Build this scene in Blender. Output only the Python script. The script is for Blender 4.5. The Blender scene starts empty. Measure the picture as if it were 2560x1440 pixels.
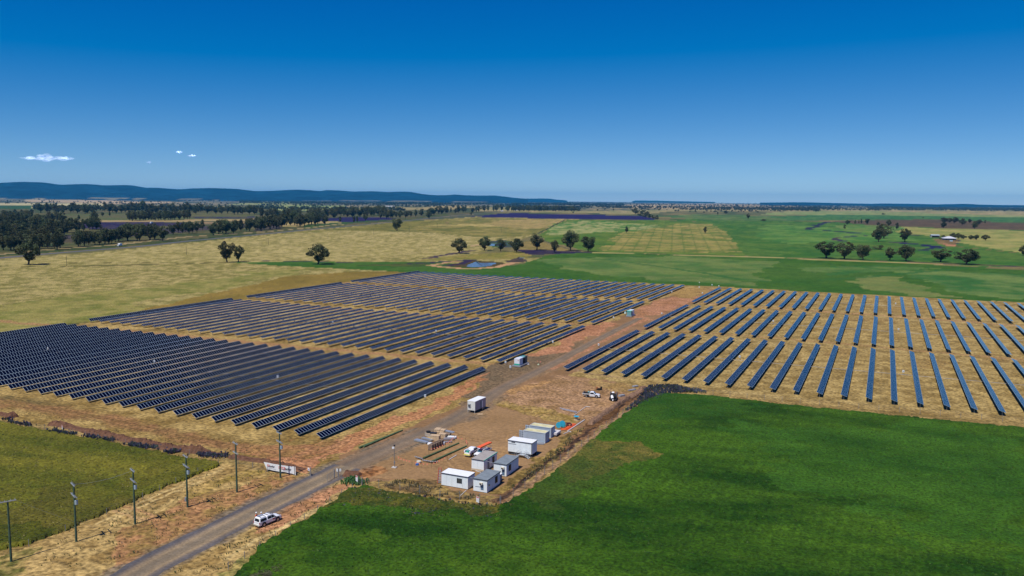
import bpy, math, random
import numpy as np
from mathutils import Vector, Matrix
R = math.radians
random.seed(7)
SC = bpy.context.scene
COL = SC.collection

# ------------------------------------------------------------------ camera
H = 57.57                                   # height of the camera above the plain
FPX, PITCH, ROLL, YAW = 2034.13, 0.108285, 0.0092585, 0.4284328
cam_d = bpy.data.cameras.new('camera'); cam = bpy.data.objects.new('camera', cam_d); COL.objects.link(cam)
r0 = Vector((math.cos(YAW), math.sin(YAW), 0)); f0 = Vector((-math.sin(YAW), math.cos(YAW), 0))
fwd = (f0*math.cos(PITCH) - Vector((0, 0, 1))*math.sin(PITCH)).normalized()
u0 = r0.cross(fwd).normalized()
cr, sr = math.cos(ROLL), math.sin(ROLL)
rx = r0*cr + u0*sr; uy = u0*cr - r0*sr
M = Matrix.Identity(4)
for i in range(3):
    M[i][0] = rx[i]; M[i][1] = uy[i]; M[i][2] = -fwd[i]
M[2][3] = H
cam.matrix_world = M
cam_d.sensor_width = 36; cam_d.lens = FPX/2560*36; cam_d.clip_start = 0.5; cam_d.clip_end = 120000
SC.camera = cam

# ------------------------------------------------------------------ sky and sun
SUN_EL, SUN_AZ = 60.0, 13.0                 # shadows fall towards +Y, 13 degrees to +X
w = bpy.data.worlds.new('World'); SC.world = w; w.use_nodes = True
nt = w.node_tree; nt.nodes.clear()
sky = nt.nodes.new('ShaderNodeTexSky'); sky.sky_type = 'NISHITA'; sky.sun_disc = False
sky.sun_elevation = R(SUN_EL); sky.sun_rotation = R(180+SUN_AZ)
sky.altitude = 0; sky.air_density = 0.5; sky.dust_density = 0.0; sky.ozone_density = 10.0
bg = nt.nodes.new('ShaderNodeBackground'); bg.inputs[1].default_value = 0.085
# the photo is strongly polarised and graded: red falls away, blue holds up
ml = nt.nodes.new('ShaderNodeVectorMath'); ml.operation = 'MULTIPLY_ADD'
ml.inputs[1].default_value = (1.52, 1.20, .80); ml.inputs[2].default_value = (-.122/.085, -.038/.085, .188/.085)
mxn = nt.nodes.new('ShaderNodeVectorMath'); mxn.operation = 'MAXIMUM'; mxn.inputs[1].default_value = (0, 0, 0)
wo = nt.nodes.new('ShaderNodeOutputWorld')
nt.links.new(sky.outputs[0], ml.inputs[0]); nt.links.new(ml.outputs[0], mxn.inputs[0])
nt.links.new(mxn.outputs[0], bg.inputs[0]); nt.links.new(bg.outputs[0], wo.inputs[0])
sl = bpy.data.lights.new('sun', 'SUN'); so = bpy.data.objects.new('sun', sl); COL.objects.link(so)
sl.energy = 4.8; sl.angle = R(0.53); sl.color = (1, .96, .88)
sd = Vector((math.sin(R(SUN_AZ))*math.cos(R(SUN_EL)), math.cos(R(SUN_AZ))*math.cos(R(SUN_EL)), -math.sin(R(SUN_EL))))
so.rotation_euler = sd.to_track_quat('-Z', 'Y').to_euler()
SC.view_settings.view_transform = 'Standard'; SC.view_settings.look = 'None'
SC.view_settings.gamma = 1; SC.view_settings.exposure = 0; SC.view_settings.use_curve_mapping = False

# ------------------------------------------------------------------ helpers
def at(px, py, z=0.0):
    """the point of the level plane at height z that the photo shows at this pixel (2560 x 1440)"""
    u = px-1280; v = py-720
    u, v = u*cr+v*sr, -u*sr+v*cr
    cp, sp = math.cos(PITCH), math.sin(PITCH)
    X = u; Y = FPX*cp - v*sp; Z = -FPX*sp - v*cp
    t = -(H-z)/Z
    X *= t; Y *= t
    return Vector((X*r0.x + Y*f0.x, X*r0.y + Y*f0.y, z))
def depth(p):
    return (Vector((p[0], p[1], p[2] if len(p) > 2 else 0))-Vector((0, 0, H))).dot(fwd)
def metres(p, px):
    return px*depth(p)/FPX
KA = 1.5                                   # how bright a white surface in this sun renders
def S(r, g, b, k=None):
    def f(c):
        c /= 255.0
        return c/12.92 if c <= .04045 else ((c+.055)/1.055)**2.4
    k = k or KA
    return (f(r)/k, f(g)/k, f(b)/k)
def tag(o, label=None, cat=None, group=None, kind=None):
    if label: o['label'] = label
    if cat: o['category'] = cat
    if group: o['group'] = group
    if kind: o['kind'] = kind
    return o
def thing(name, label, cat, loc=(0, 0, 0), rz=0.0, group=None):
    o = bpy.data.objects.new(name, None); COL.objects.link(o); o.empty_display_size = .3
    o.location = loc; o.rotation_euler = (0, 0, rz)
    return tag(o, label, cat, group)
def dup(o, parent=None):
    c = o.copy(); COL.objects.link(c); c.parent = parent
    for ch in KIDS.get(o.name, []): 
        d = dup(ch, c)
        KIDS.setdefault(c.name, []).append(d)
    return c
KIDS = {}
MATS = {}
def mat(name, col, rough=.7, metal=0.0, spec=.4, nz=None, bump=None, coat=0.0):
    """Principled material; nz=(scale, amount) mottles the colour, bump=(scale, distance)"""
    if name in MATS: return MATS[name]
    m = bpy.data.materials.new(name); m.use_nodes = True; t = m.node_tree
    b = t.nodes['Principled BSDF']
    b.inputs['Roughness'].default_value = rough; b.inputs['Metallic'].default_value = metal
    b.inputs['Specular IOR Level'].default_value = spec; b.inputs['Coat Weight'].default_value = coat
    b.inputs['Base Color'].default_value = (*col, 1)
    tc = None
    if nz or bump:
        tc = t.nodes.new('ShaderNodeTexCoord')
    if nz:
        n = t.nodes.new('ShaderNodeTexNoise'); n.inputs['Scale'].default_value = nz[0]; n.inputs['Detail'].default_value = 5
        t.links.new(tc.outputs['Object'], n.inputs['Vector'])
        r_ = t.nodes.new('ShaderNodeMapRange'); r_.inputs[1].default_value = .3; r_.inputs[2].default_value = .7
        r_.inputs[3].default_value = 1-nz[1]; r_.inputs[4].default_value = 1+nz[1]
        t.links.new(n.outputs[0], r_.inputs[0])
        mx = t.nodes.new('ShaderNodeVectorMath'); mx.operation = 'SCALE'; mx.inputs[0].default_value = col
        t.links.new(r_.outputs[0], mx.inputs['Scale']); t.links.new(mx.outputs[0], b.inputs['Base Color'])
    if bump:
        n2 = t.nodes.new('ShaderNodeTexNoise'); n2.inputs['Scale'].default_value = bump[0]; n2.inputs['Detail'].default_value = 4
        t.links.new(tc.outputs['Object'], n2.inputs['Vector'])
        bp = t.nodes.new('ShaderNodeBump'); bp.inputs['Distance'].default_value = bump[1]; bp.inputs['Strength'].default_value = .8
        t.links.new(n2.outputs[0], bp.inputs['Height']); t.links.new(bp.outputs[0], b.inputs['Normal'])
    MATS[name] = m
    return m

class MB:
    def __init__(s): s.v = []; s.f = []
    def add(s, vs, fs):
        n = len(s.v); s.v += [tuple(v) for v in vs]; s.f += [tuple(i+n for i in f) for f in fs]; return s
    def box(s, c, d, rz=0.0, ry=0.0, rx_=0.0, taper=1.0):
        m = Matrix.Translation(c) @ Matrix.Rotation(rz, 4, 'Z') @ Matrix.Rotation(ry, 4, 'Y') @ Matrix.Rotation(rx_, 4, 'X')
        vs = []
        for z in (-.5, .5):
            k = taper if z > 0 else 1
            for x, y in ((-.5, -.5), (.5, -.5), (.5, .5), (-.5, .5)):
                vs.append(m @ Vector((x*d[0]*k, y*d[1]*k, z*d[2])))
        return s.add(vs, [(3, 2, 1, 0), (4, 5, 6, 7), (0, 1, 5, 4), (1, 2, 6, 5), (2, 3, 7, 6), (3, 0, 4, 7)])
    def tube(s, p, q, r, n=8, r2=None, cap=True):
        p = Vector(p); q = Vector(q); r2 = r if r2 is None else r2
        d = (q-p).normalized(); a = d.orthogonal().normalized(); b = d.cross(a)
        vs = []
        for c, rr in ((p, r), (q, r2)):
            for i in range(n):
                t = 2*math.pi*i/n; vs.append(c + a*math.cos(t)*rr + b*math.sin(t)*rr)
        fs = [(i, (i+1) % n, n+(i+1) % n, n+i) for i in range(n)]
        if cap: fs += [tuple(range(n-1, -1, -1)), tuple(range(n, 2*n))]
        return s.add(vs, fs)
    def path(s, pts, r, n=6):
        for a, b in zip(pts[:-1], pts[1:]):
            if (Vector(a)-Vector(b)).length > 1e-4: s.tube(a, b, r, n)
        return s
    def prof(s, pts, y0=0.0):
        """closed side outline of (x, z, half width): a solid symmetric about y0"""
        n = len(pts)
        vs = [(x, y0-h, z) for x, z, h in pts] + [(x, y0+h, z) for x, z, h in pts]
        return s.add(vs, [tuple(range(n)), tuple(range(2*n-1, n-1, -1))] + [(i, n+i, n+(i+1) % n, (i+1) % n) for i in range(n)])
    def quad(s, a, b, c, d): return s.add([a, b, c, d], [(0, 1, 2, 3)])
    def build(s, name, m, parent=None, smooth=False, bevel=0.0):
        me = bpy.data.meshes.new(name); me.from_pydata(s.v, [], s.f); me.update()
        if smooth: me.polygons.foreach_set('use_smooth', [True]*len(me.polygons))
        me.materials.append(m)
        o = bpy.data.objects.new(name, me); COL.objects.link(o)
        if parent: o.parent = parent; KIDS.setdefault(parent.name, []).append(o)
        if bevel:
            b = o.modifiers.new('bevel', 'BEVEL'); b.width = bevel; b.segments = 2; b.limit_method = 'ANGLE'
        return o

# value noise in numpy
def _h(ix, iy, s):
    n = (ix.astype(np.int64)*374761393 + iy.astype(np.int64)*668265263 + s*982451653) & 0x7fffffff
    n = ((n ^ (n >> 13))*1274126177) & 0x7fffffff
    return ((n ^ (n >> 16)) & 0xffff)/32767.5-1
def vn(x, y, s=0):
    ix = np.floor(x); iy = np.floor(y); fx = x-ix; fy = y-iy
    fx = fx*fx*(3-2*fx); fy = fy*fy*(3-2*fy)
    a = _h(ix, iy, s); b = _h(ix+1, iy, s); c = _h(ix, iy+1, s); d = _h(ix+1, iy+1, s)
    return (a*(1-fx)+b*fx)*(1-fy)+(c*(1-fx)+d*fx)*fy
def fbm(x, y, s=0, o=4):
    t = 0; a = 1; n = 0
    for i in range(o):
        t = t + a*vn(x*2**i+17.3*i, y*2**i-9.1*i, s+i); n += a; a *= .55
    return t/n*1.5
def inpoly(x, y, P):
    r = np.zeros(x.shape, bool); n = len(P)
    for i in range(n):
        x1, y1 = P[i]; x2, y2 = P[(i+1) % n]
        if y1 == y2: continue
        c = ((y1 > y) != (y2 > y)) & (x < (x2-x1)*(y-y1)/(y2-y1)+x1)
        r ^= c
    return r
def dline(x, y, P):
    d = np.full(x.shape, 1e9)
    for (x1, y1), (x2, y2) in zip(P[:-1], P[1:]):
        dx, dy = x2-x1, y2-y1; L = dx*dx+dy*dy+1e-9
        t = np.clip(((x-x1)*dx+(y-y1)*dy)/L, 0, 1)
        d = np.minimum(d, np.hypot(x-x1-t*dx, y-y1-t*dy))
    return d
def W(pts): return [tuple(at(*p)[:2]) for p in pts]

# ------------------------------------------------------------------ ground: colours of the fields, worked out per point of the plain
STRAW_A, STRAW_B = S(196, 168, 108), S(146, 120, 68)
REG = []      # painted in order
def region(px, A, B, wl=12, gain=1.0, edge=1.5, ewl=15, aniso=None, world=False, alpha=1.0, seed=0, soft=False):
    REG.append(('P', px if world else W(px), A, B, wl, gain, edge, ewl, aniso, alpha, seed or len(REG)*13+1, soft))
def line(px, width, A, B=None, wl=6, edge=.4, alpha=1.0, soft=.5, world=False, gain=1.0):
    REG.append(('L', px if world else W(px), A, B or A, wl, gain, edge, width, None, alpha, len(REG)*13+1, soft))

# base: dry stubble under everything near
region([(-2500, 4000), (-2500, 900), (0, 700), (2560, 700), (4500, 900), (4500, 4000)], S(184, 158, 102), S(140, 118, 70), 4, 1.6, 3, 10)
# far plain, left of the highway
region([(-900, 505), (3500, 530), (3500, 521.5), (1280, 500.2), (-900, 488)], S(150, 140, 112), S(70, 82, 68), 260, 2.2, 60, 400)
region([(-600, 660), (0, 640), (100, 633), (400, 611), (640, 586), (960, 555), (1190, 534), (1290, 527), (1290, 520), (-600, 520)], S(112, 104, 66), S(70, 84, 48), 40, 1.4, 3, 40)
region([(-400, 508), (60, 507), (250, 509), (300, 515), (300, 520), (-400, 522)], S(205, 195, 150), S(190, 180, 140), 60, 1, 10, 100)
region([(60, 498), (130, 494), (250, 499), (300, 503), (480, 506), (300, 510), (60, 504)], S(205, 180, 145), S(180, 160, 125), 80, 1, 20, 150)
region([(350, 492.5), (420, 493), (520, 495), (500, 497), (350, 494.5)], S(205, 175, 150), S(190, 160, 135), 80, 1, 20, 150)
region([(-300, 515), (80, 514), (90, 522), (-300, 524)], S(55, 95, 50), S(60, 90, 55), 60, 1, 10, 100)
region([(640, 505), (720, 503), (800, 506), (760, 510), (640, 513), (560, 512)], S(165, 165, 110), S(130, 145, 90), 60, 1, 10, 100)
region([(640, 517), (720, 511), (800, 513), (900, 516), (1000, 517), (960, 524), (760, 526), (700, 527)], S(170, 175, 115), S(120, 145, 80), 50, 1.4, 6, 80)
region([(1040, 520), (1100, 514), (1190, 513.5), (1200, 516.5), (1130, 524), (1040, 525)], S(178, 160, 110), S(160, 145, 95), 60, 1, 6, 80)
region([(860, 516), (1040, 519), (1040, 525), (860, 522)], S(175, 160, 110), S(165, 150, 100), 60, 1, 6, 80)
region([(-300, 538), (200, 535), (640, 530), (640, 545), (340, 552), (150, 552), (-300, 560)], S(112, 105, 68), S(92, 104, 60), 60, 1.2, 8, 80)
region([(320, 545), (480, 541), (640, 543), (640, 548), (330, 553.5)], S(92, 104, 60), S(110, 110, 62), 40, 1, 5, 60)
region([(150, 553), (330, 551), (480, 549), (640, 547), (640, 551), (330, 556), (150, 556)], S(188, 165, 120), S(170, 148, 100), 40, 1, 4, 60)
region([(-100, 562), (150, 556), (330, 555.5), (480, 556), (420, 565), (330, 572), (100, 571), (-100, 572)], S(48, 38, 84), S(74, 64, 78), 14, 1.6, 5, 40)
region([(480, 556), (640, 553), (640, 557), (480, 562)], S(165, 140, 105), S(110, 98, 70), 30, 1.6, 4, 40)
region([(150, 590), (330, 575), (640, 560), (640, 566), (330, 592), (150, 608)], S(70, 64, 80), S(98, 88, 62), 18, 2.0, 5, 40)
region([(470, 543), (640, 541), (640, 546), (500, 547)], S(56, 50, 90), S(92, 90, 70), 18, 1.5, 4, 40)
region([(715, 545), (960, 543), (1000, 548), (900, 555), (715, 551)], S(40, 30, 86), S(54, 44, 92), 20, 1, 2, 30)
region([(640, 552), (800, 552), (890, 556), (860, 562), (800, 566), (640, 566)], S(190, 165, 118), S(160, 150, 90), 24, 1.2, 3, 30)
region([(640, 566), (700, 562), (700, 572), (640, 578)], S(96, 88, 72), S(60, 56, 76), 14, 1.4, 3, 30)
region([(760, 562), (900, 553), (1010, 547), (1120, 536), (1120, 538), (900, 556), (760, 573)], S(58, 88, 40), S(76, 98, 48), 20, 1, 2, 30)
region([(-200, 652), (0, 636), (320, 612), (640, 582), (640, 586), (0, 642), (-200, 660)], S(56, 78, 40), S(72, 84, 46), 12, 1.2, 2, 20)
line([(-200, 649), (0, 636), (100, 626), (287, 612), (475, 591), (640, 581), (760, 571), (850, 560)], 10, S(180, 158, 118), S(150, 135, 95), 20, 1.0)

# the band beyond the purple field, middle and right
region([(1180, 527), (1280, 529), (1600, 536), (1700, 527), (2000, 529), (2600, 545), (3500, 570), (3500, 527), (1500, 517), (1180, 517)], S(182, 165, 118), S(140, 140, 90), 60, 1.3, 6, 80)
region([(1560, 512), (1750, 508), (2020, 513), (1980, 523), (1700, 524), (1560, 519)], S(200, 178, 138), S(170, 150, 112), 120, 1.4, 20, 200)
region([(1300, 519), (1560, 518), (1700, 524), (1480, 527), (1300, 524)], S(165, 150, 112), S(80, 88, 70), 60, 1.6, 10, 100)
region([(2150, 518), (3500, 545), (3500, 526), (2200, 513)], S(52, 60, 46), S(74, 78, 56), 60, 1.5, 20, 150)
region([(1030, 548), (1190, 538), (1280, 533), (1600, 539.5), (1652, 549), (1500, 549), (1200, 545), (1120, 549)], S(42, 30, 92), S(52, 40, 94), 20, 1, 2, 40)
line([(1195, 538.2), (1225, 537.8)], 14, S(170, 110, 110))
region([(1030, 548), (1120, 542), (1190, 536), (1240, 535), (1190, 541), (1120, 549)], S(92, 100, 72), S(80, 84, 74), 24, 1.2, 3, 40)

# wheat, left of the farm
WH = (S(188, 172, 112), S(138, 132, 70))
region([(-900, 1100), (-900, 720), (-200, 662), (0, 648), (250, 630), (640, 589), (975, 557), (1190, 542), (1500, 550), (1345, 584), (1150, 650), (1480, 640), (1035, 683), (870, 706), (600, 750), (220, 806), (0, 838), (-400, 900)], *WH, 5, 2.0, 1.5)
region([(-900, 720), (-200, 668), (0, 662), (370, 655), (640, 655), (1130, 640), (1200, 600), (1190, 592), (960, 578), (800, 576), (640, 592), (250, 634), (-200, 668)], S(194, 178, 118), S(156, 146, 84), 6, 2.0, 1, 15)
region([(640, 590), (815, 573), (975, 557), (1190, 543), (1415, 549), (1345, 584), (1300, 592), (1200, 593), (1080, 581), (860, 576)], S(164, 150, 84), S(116, 118, 54), 26, 1.8, 4, 40)
region([(860, 576), (960, 558), (1130, 549), (1060, 565), (950, 577)], S(120, 118, 52), S(142, 134, 66), 22, 1.3, 8, 50)
region([(1080, 562), (1250, 560), (1330, 563), (1250, 567), (1100, 564)], S(200, 180, 115), S(176, 160, 92), 14, 1.3, 5, 40)
region([(1260, 549), (1415, 549.5), (1370, 570), (1300, 573), (1210, 560)], S(188, 164, 105), S(158, 144, 84), 20, 1.4, 5, 40)
line([(1110, 557.5), (1140, 556.5), (1165, 556)], 7, S(128, 100, 76), S(70, 55, 50), 12)
line([(975, 578), (1090, 581), (1190, 591), (1260, 596)], 6, S(108, 112, 48))
# dark tracks and greenish strips in the wheat
line([(-200, 662), (0, 660), (160, 657), (420, 657), (640, 655)], 2.5, S(96, 92, 46), S(120, 108, 58), 8, .8)
line([(-200, 668), (0, 667), (160, 666), (330, 662), (500, 659), (640, 657.5)], 3.5, S(84, 84, 40), S(112, 102, 56), 8, .8)
line([(400, 642), (460, 641)], 7, S(104, 98, 48), S(128, 116, 62), 6, 2)
region([(-300, 830), (0, 770), (200, 740), (420, 715), (560, 690), (700, 672), (800, 675), (560, 720), (330, 760), (330, 790), (0, 836), (-300, 880)], S(160, 152, 84), S(116, 124, 52), 9, 2.6, 12, 30, alpha=.75)
region([(215, 806), (420, 755), (560, 722), (720, 692), (860, 678), (1010, 680), (1035, 684), (870, 706), (600, 750)], S(158, 134, 66), S(136, 118, 52), 26, 1.4, 5, 40)
line([(-200, 866), (0, 836), (160, 812), (215, 806)], 5, S(92, 96, 48), S(120, 112, 60), 8, 1)
# green strip behind the farm and big green paddock
GR_A, GR_B = S(60, 104, 30), S(78, 114, 40)
region([(560, 655), (770, 655), (1080, 655), (1200, 668), (1300, 662), (1330, 650), (1390, 634), (1480, 631), (1760, 637), (1900, 642), (2350, 663), (2800, 690), (3400, 720), (3400, 830), (2560, 757), (1700, 712), (1035, 682), (1000, 681), (860, 671), (700, 664)], GR_A, GR_B, 30, 1.4, 3, 30)
region([(1400, 643), (1700, 641), (1960, 655), (1900, 672), (1925, 698), (1850, 700), (1700, 694), (1540, 694), (1480, 683), (1400, 668), (1345, 655)], S(118, 138, 72), S(84, 120, 56), 22, 1.9, 14, 60)
region([(1560, 685), (1700, 690), (1870, 703), (1900, 712), (1800, 712), (1640, 702)], S(116, 134, 72), S(78, 116, 54), 16, 1.9, 8, 40)
region([(2105, 694), (2220, 690), (2345, 730), (2380, 742), (2300, 744), (2170, 727), (2115, 708)], S(128, 138, 76), S(104, 128, 64), 20, 1.6, 9, 40)
region([(2060, 684), (2300, 675), (2700, 690), (2700, 760), (2430, 730), (2280, 690), (2200, 680), (2060, 690)], S(116, 140, 74), S(62, 112, 50), 26, 2.2, 10, 50)
region([(2000, 668), (2220, 666), (2350, 672), (2200, 680), (2040, 682)], S(104, 132, 66), S(60, 112, 48), 20, 2.2, 8, 40)
line([(1440, 642), (1560, 655), (1660, 668), (1780, 686), (1850, 699), (1930, 703), (2010, 706)], 6, S(50, 104, 44), S(60, 108, 48), 14, 1.2, .9, 2)
line([(2050, 700), (2180, 692), (2300, 680), (2440, 668), (2560, 664)], 6, S(50, 106, 46), S(60, 110, 50), 14, 1.2, .9, 2)
region([(880, 664), (1060, 656), (1080, 662), (1040, 666)], S(66, 90, 38), S(92, 98, 46), 10, 1.4, 3, 20)
# lattice paddock beyond the track, darker paddock to its right
G2A, G2B = S(112, 134, 52), S(76, 114, 38)
region([(1415, 550), (1652, 550.5), (1770, 556), (1900, 588), (2000, 640), (1900, 641), (1480, 630), (1360, 602), (1345, 586)], G2A, G2B, 24, 1.5, 3, 40)
region([(1380, 560), (1460, 551), (1640, 562), (1660, 572), (1450, 585), (1365, 588)], S(168, 170, 110), S(84, 128, 54), 14, 2.2, 6, 40)
region([(1540, 585), (1700, 558), (1780, 560), (1880, 600), (1900, 632), (1660, 632), (1500, 625)], S(170, 156, 88), S(104, 124, 52), 26, 1.9, 10, 60)
region([(1660, 550), (1800, 545), (1930, 552), (2600, 566), (2600, 670), (2350, 660), (2000, 644), (1868, 640), (1812, 580), (1770, 556)], S(64, 112, 40), S(94, 126, 50), 34, 1.7, 3, 40)
region([(1930, 560), (2200, 575), (2300, 600), (2100, 605), (1980, 610), (1880, 590)], S(110, 146, 66), S(74, 124, 52), 30, 2.0, 12, 60)
region([(1640, 541), (1750, 535), (1960, 541), (2050, 552), (1930, 552), (1760, 549)], S(112, 132, 74), S(76, 112, 56), 50, 1.6, 10, 80)
region([(1930, 530), (2150, 527), (3400, 568), (3400, 578), (2560, 543), (2150, 537), (1900, 538)], S(158, 162, 104), S(122, 146, 84), 70, 1.3, 8, 80)
region([(1920, 541), (2100, 536), (2560, 543), (3400, 578), (3400, 596), (2560, 560), (2200, 549), (1980, 552)], S(66, 116, 60), S(84, 124, 66), 60, 1.4, 8, 80)
region([(2080, 554), (2200, 550), (2330, 548), (2560, 558), (3400, 590), (3400, 630), (2560, 576), (2260, 567), (2150, 561)], S(112, 90, 68), S(94, 84, 62), 50, 1.4, 6, 60)
region([(2250, 567), (2560, 577), (3400, 630), (3400, 700), (2800, 660), (2560, 634), (2470, 620), (2390, 607), (2360, 592), (2300, 588), (2240, 580)], S(176, 168, 100), S(138, 148, 78), 26, 1.7, 5, 50)
region([(2080, 564), (2200, 563), (2260, 570), (2230, 584), (2110, 576)], S(124, 146, 74), S(82, 128, 56), 26, 1.6, 6, 50)
for x0 in range(1480, 1880, 33):      # wheel tracks of the sprayer
    line([(x0*.55+760, 551), (x0, 632)], 2.2, S(86, 114, 46), None, 6, .5, .55, 1)
line([(1500, 592), (1860, 600)], 3, S(92, 118, 50), None, 6, .5, .6, 1); line([(1480, 612), (1880, 620)], 2.5, S(92, 118, 50), None, 6, .5, .5, 1)
# fence line, creek, purple weed
line([(1414, 549), (1380, 566), (1345, 584)], 5, S(52, 72, 40), S(70, 84, 48), 10, .6)
line([(1360, 602), (1395, 615), (1440, 627), (1490, 632)], 4.5, S(84, 84, 74), S(100, 92, 70), 10, .6)
region([(1296, 607), (1345, 600), (1395, 616), (1440, 628), (1300, 628)], S(160, 140, 84), S(138, 124, 70), 12, 1.5, 3, 20)
PU_A, PU_B = S(46, 34, 82), S(66, 56, 74)
line([(2140, 553), (2060, 556), (2040, 566), (2022, 573), (2060, 576), (2120, 581), (2190, 585)], 17, S(36, 34, 82), S(60, 66, 64), 14, 6, 1, 3, gain=1.6)
line([(2300, 588), (2200, 588), (2140, 590), (2095, 594), (2090, 600), (2120, 604), (2200, 606), (2280, 607)], 11, S(34, 30, 84), S(96, 84, 70), 14, 4, 1, 2, gain=1.6)
line([(2250, 607), (2310, 612), (2350, 618), (2330, 621)], 17, S(32, 26, 92), S(40, 34, 84), 14, 4, 1, 2)
line([(2350, 618), (2310, 625), (2290, 627)], 9, S(40, 46, 80), S(56, 72, 60), 10, 3)
line([(2380, 612), (2385, 606), (2392, 600)], 12, S(44, 48, 82), None, 10, 3)
region([(2330, 596), (2400, 598), (2388, 610), (2395, 616), (2360, 614), (2340, 604)], S(122, 104, 66), S(150, 124, 84), 8, 1.5, 2, 15)
region([(2362, 609), (2385, 611), (2392, 617), (2364, 615)], S(200, 140, 110), S(180, 130, 98), 8, 1, 2, 15)
line([(2385, 616), (2420, 619), (2560, 634), (2900, 664)], 6, S(110, 104, 58), S(130, 120, 70), 10, 1)
# pale track between the paddocks
line([(1490, 632), (1700, 637), (1920, 644), (2130, 652), (2350, 661)], 12, S(196, 176, 122), S(172, 158, 100), 12, 1.2, 1, 1.2)
line([(2350, 658), (2420, 661), (2560, 666), (2900, 680)], 13, S(100, 88, 66), S(60, 52, 76), 9, 3, 1, 2, gain=1.8)
line([(2120, 651), (2230, 654), (2350, 658)], 5, S(60, 56, 60), S(120, 100, 72), 10, 2)
# dam, its bank and the purple weed round it
region([(1295, 624), (1330, 625), (1430, 628), (1500, 631), (1440, 632.5), (1340, 637), (1300, 640), (1310, 632)], PU_A, PU_B, 10, 1.4, 3, 20)
line([(660, 652.5), (760, 653), (890, 657)], 6, PU_A, S(70, 82, 52), 8, 2.5)
line([(1030, 658.5), (1085, 657), (1140, 652), (1180, 650)], 9, PU_A, S(70, 88, 50), 7, 3, gain=1.8)
line([(1070, 646), (1100, 640), (1135, 633), (1180, 627)], 9, PU_A, S(120, 104, 72), 7, 2)
region([(1130, 640), (1300, 628), (1330, 640), (1300, 648), (1200, 648), (1080, 652), (1040, 650)], S(164, 148, 78), S(130, 130, 60), 9, 1.6, 3, 20)
line([(1075, 664), (1100, 660), (1125, 655), (1155, 653)], 6, S(200, 160, 120), S(176, 140, 100), 8, 1.5)
line([(1082, 664), (1105, 667), (1150, 671), (1195, 671.5), (1240, 667.5), (1272, 660), (1292, 655)], 8.5, S(208, 166, 126), S(190, 150, 112), 8, 1.0)
region([(1105, 664), (1130, 660), (1160, 657), (1180, 651), (1250, 655), (1262, 659), (1235, 667), (1190, 669), (1140, 668)], S(96, 76, 46), S(80, 80, 40), 6, 1.3, 1.5, 12)
line([(1120, 664), (1145, 661), (1165, 655), (1180, 650)], 8, PU_A, PU_B, 6, 2)
region([(1258, 654), (1300, 643), (1322, 654), (1290, 656)], S(66, 60, 76), S(92, 78, 66), 6, 1.5, 2, 15)
line([(1172, 616), (1192, 613)], 6, S(206, 170, 136)); line([(1262, 617), (1285, 615)], 8, S(200, 164, 128))
region([(1215, 606), (1250, 600), (1300, 606), (1290, 617), (1240, 618), (1212, 614)], S(52, 44, 84), S(80, 110, 56), 10, 1.2, 3, 20)

# the farm floor
FARM = [(-2200, 1300), (-900, 960), (-300, 880), (0, 838), (220, 806), (600, 750), (870, 705), (1035, 682), (1700, 712), (2560, 757), (3600, 812), (3600, 1170), (2560, 1058), (2000, 1008), (1720, 980), (1650, 970), (1590, 1002), (1250, 1256), (1080, 1246), (900, 1206), (780, 1185), (640, 1160), (560, 1145), (350, 1110), (150, 1070), (0, 1050), (-900, 900)]
region(FARM, STRAW_A, STRAW_B, 5.5, 1.5, .6, 8)
region([(1710, 716), (2560, 762), (3500, 815), (3500, 1160), (2560, 1050), (2000, 1002), (1720, 976), (1560, 960), (1400, 930), (1600, 820)], S(196, 170, 112), S(150, 126, 76), 3, 1.5, 2, 10)
for k, (x, y, rx_, ry_) in enumerate([(1960, 757, 40, 9), (2260, 775, 70, 9), (2180, 800, 60, 8), (2420, 835, 60, 12), (1975, 770, 18, 10), (2100, 880, 50, 10), (2330, 910, 50, 14), (1900, 820, 40, 10), (2500, 900, 50, 12)]):
    P = [(x+rx_*math.cos(a), y+ry_*math.sin(a)) for a in np.linspace(0, 6.2, 14)]
    region(P, S(144, 112, 68), S(172, 142, 88), 3, 1.6, 5, 10, alpha=.45)
for pts, wd, c in [([(1740, 757), (2000, 775), (2300, 795), (2560, 816), (2900, 845)], 5, S(206, 166, 124)), ([(1620, 824), (1900, 842), (2200, 868), (2560, 900)], 3.0, S(186, 150, 106)),
                   ([(-100, 795), (110, 812), (400, 835), (640, 858), (900, 880), (1130, 902), (1240, 912)], 4.5, S(190, 142, 106)), ([(590, 755), (900, 778), (1200, 797), (1480, 812)], 3.5, S(184, 138, 102)), ([(860, 706), (1200, 722), (1500, 740), (1660, 752)], 3, S(180, 140, 104))]:
    line(pts, wd, c, S(170, 132, 90), 5, 1.0, .8, 1.5)
# the bare lane in front of the left blocks
line([(-400, 940), (0, 1008), (150, 1026), (300, 1056), (450, 1090), (600, 1118), (760, 1128)], 6.5, S(168, 122, 86), S(150, 120, 74), 3.5, 1.4, .85, 2.5)
line([(0, 990), (60, 997), (150, 1012)], 4, S(96, 90, 60), S(140, 116, 70), 3, 2, .8, 2)
line([(80, 1012), (240, 1042), (420, 1078), (560, 1108)], 1.0, S(116, 88, 56), None, 3, .5, .6, .5)
line([(60, 1018), (240, 1052), (420, 1088), (560, 1116)], .8, S(120, 92, 60), None, 3, .5, .6, .5)
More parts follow.
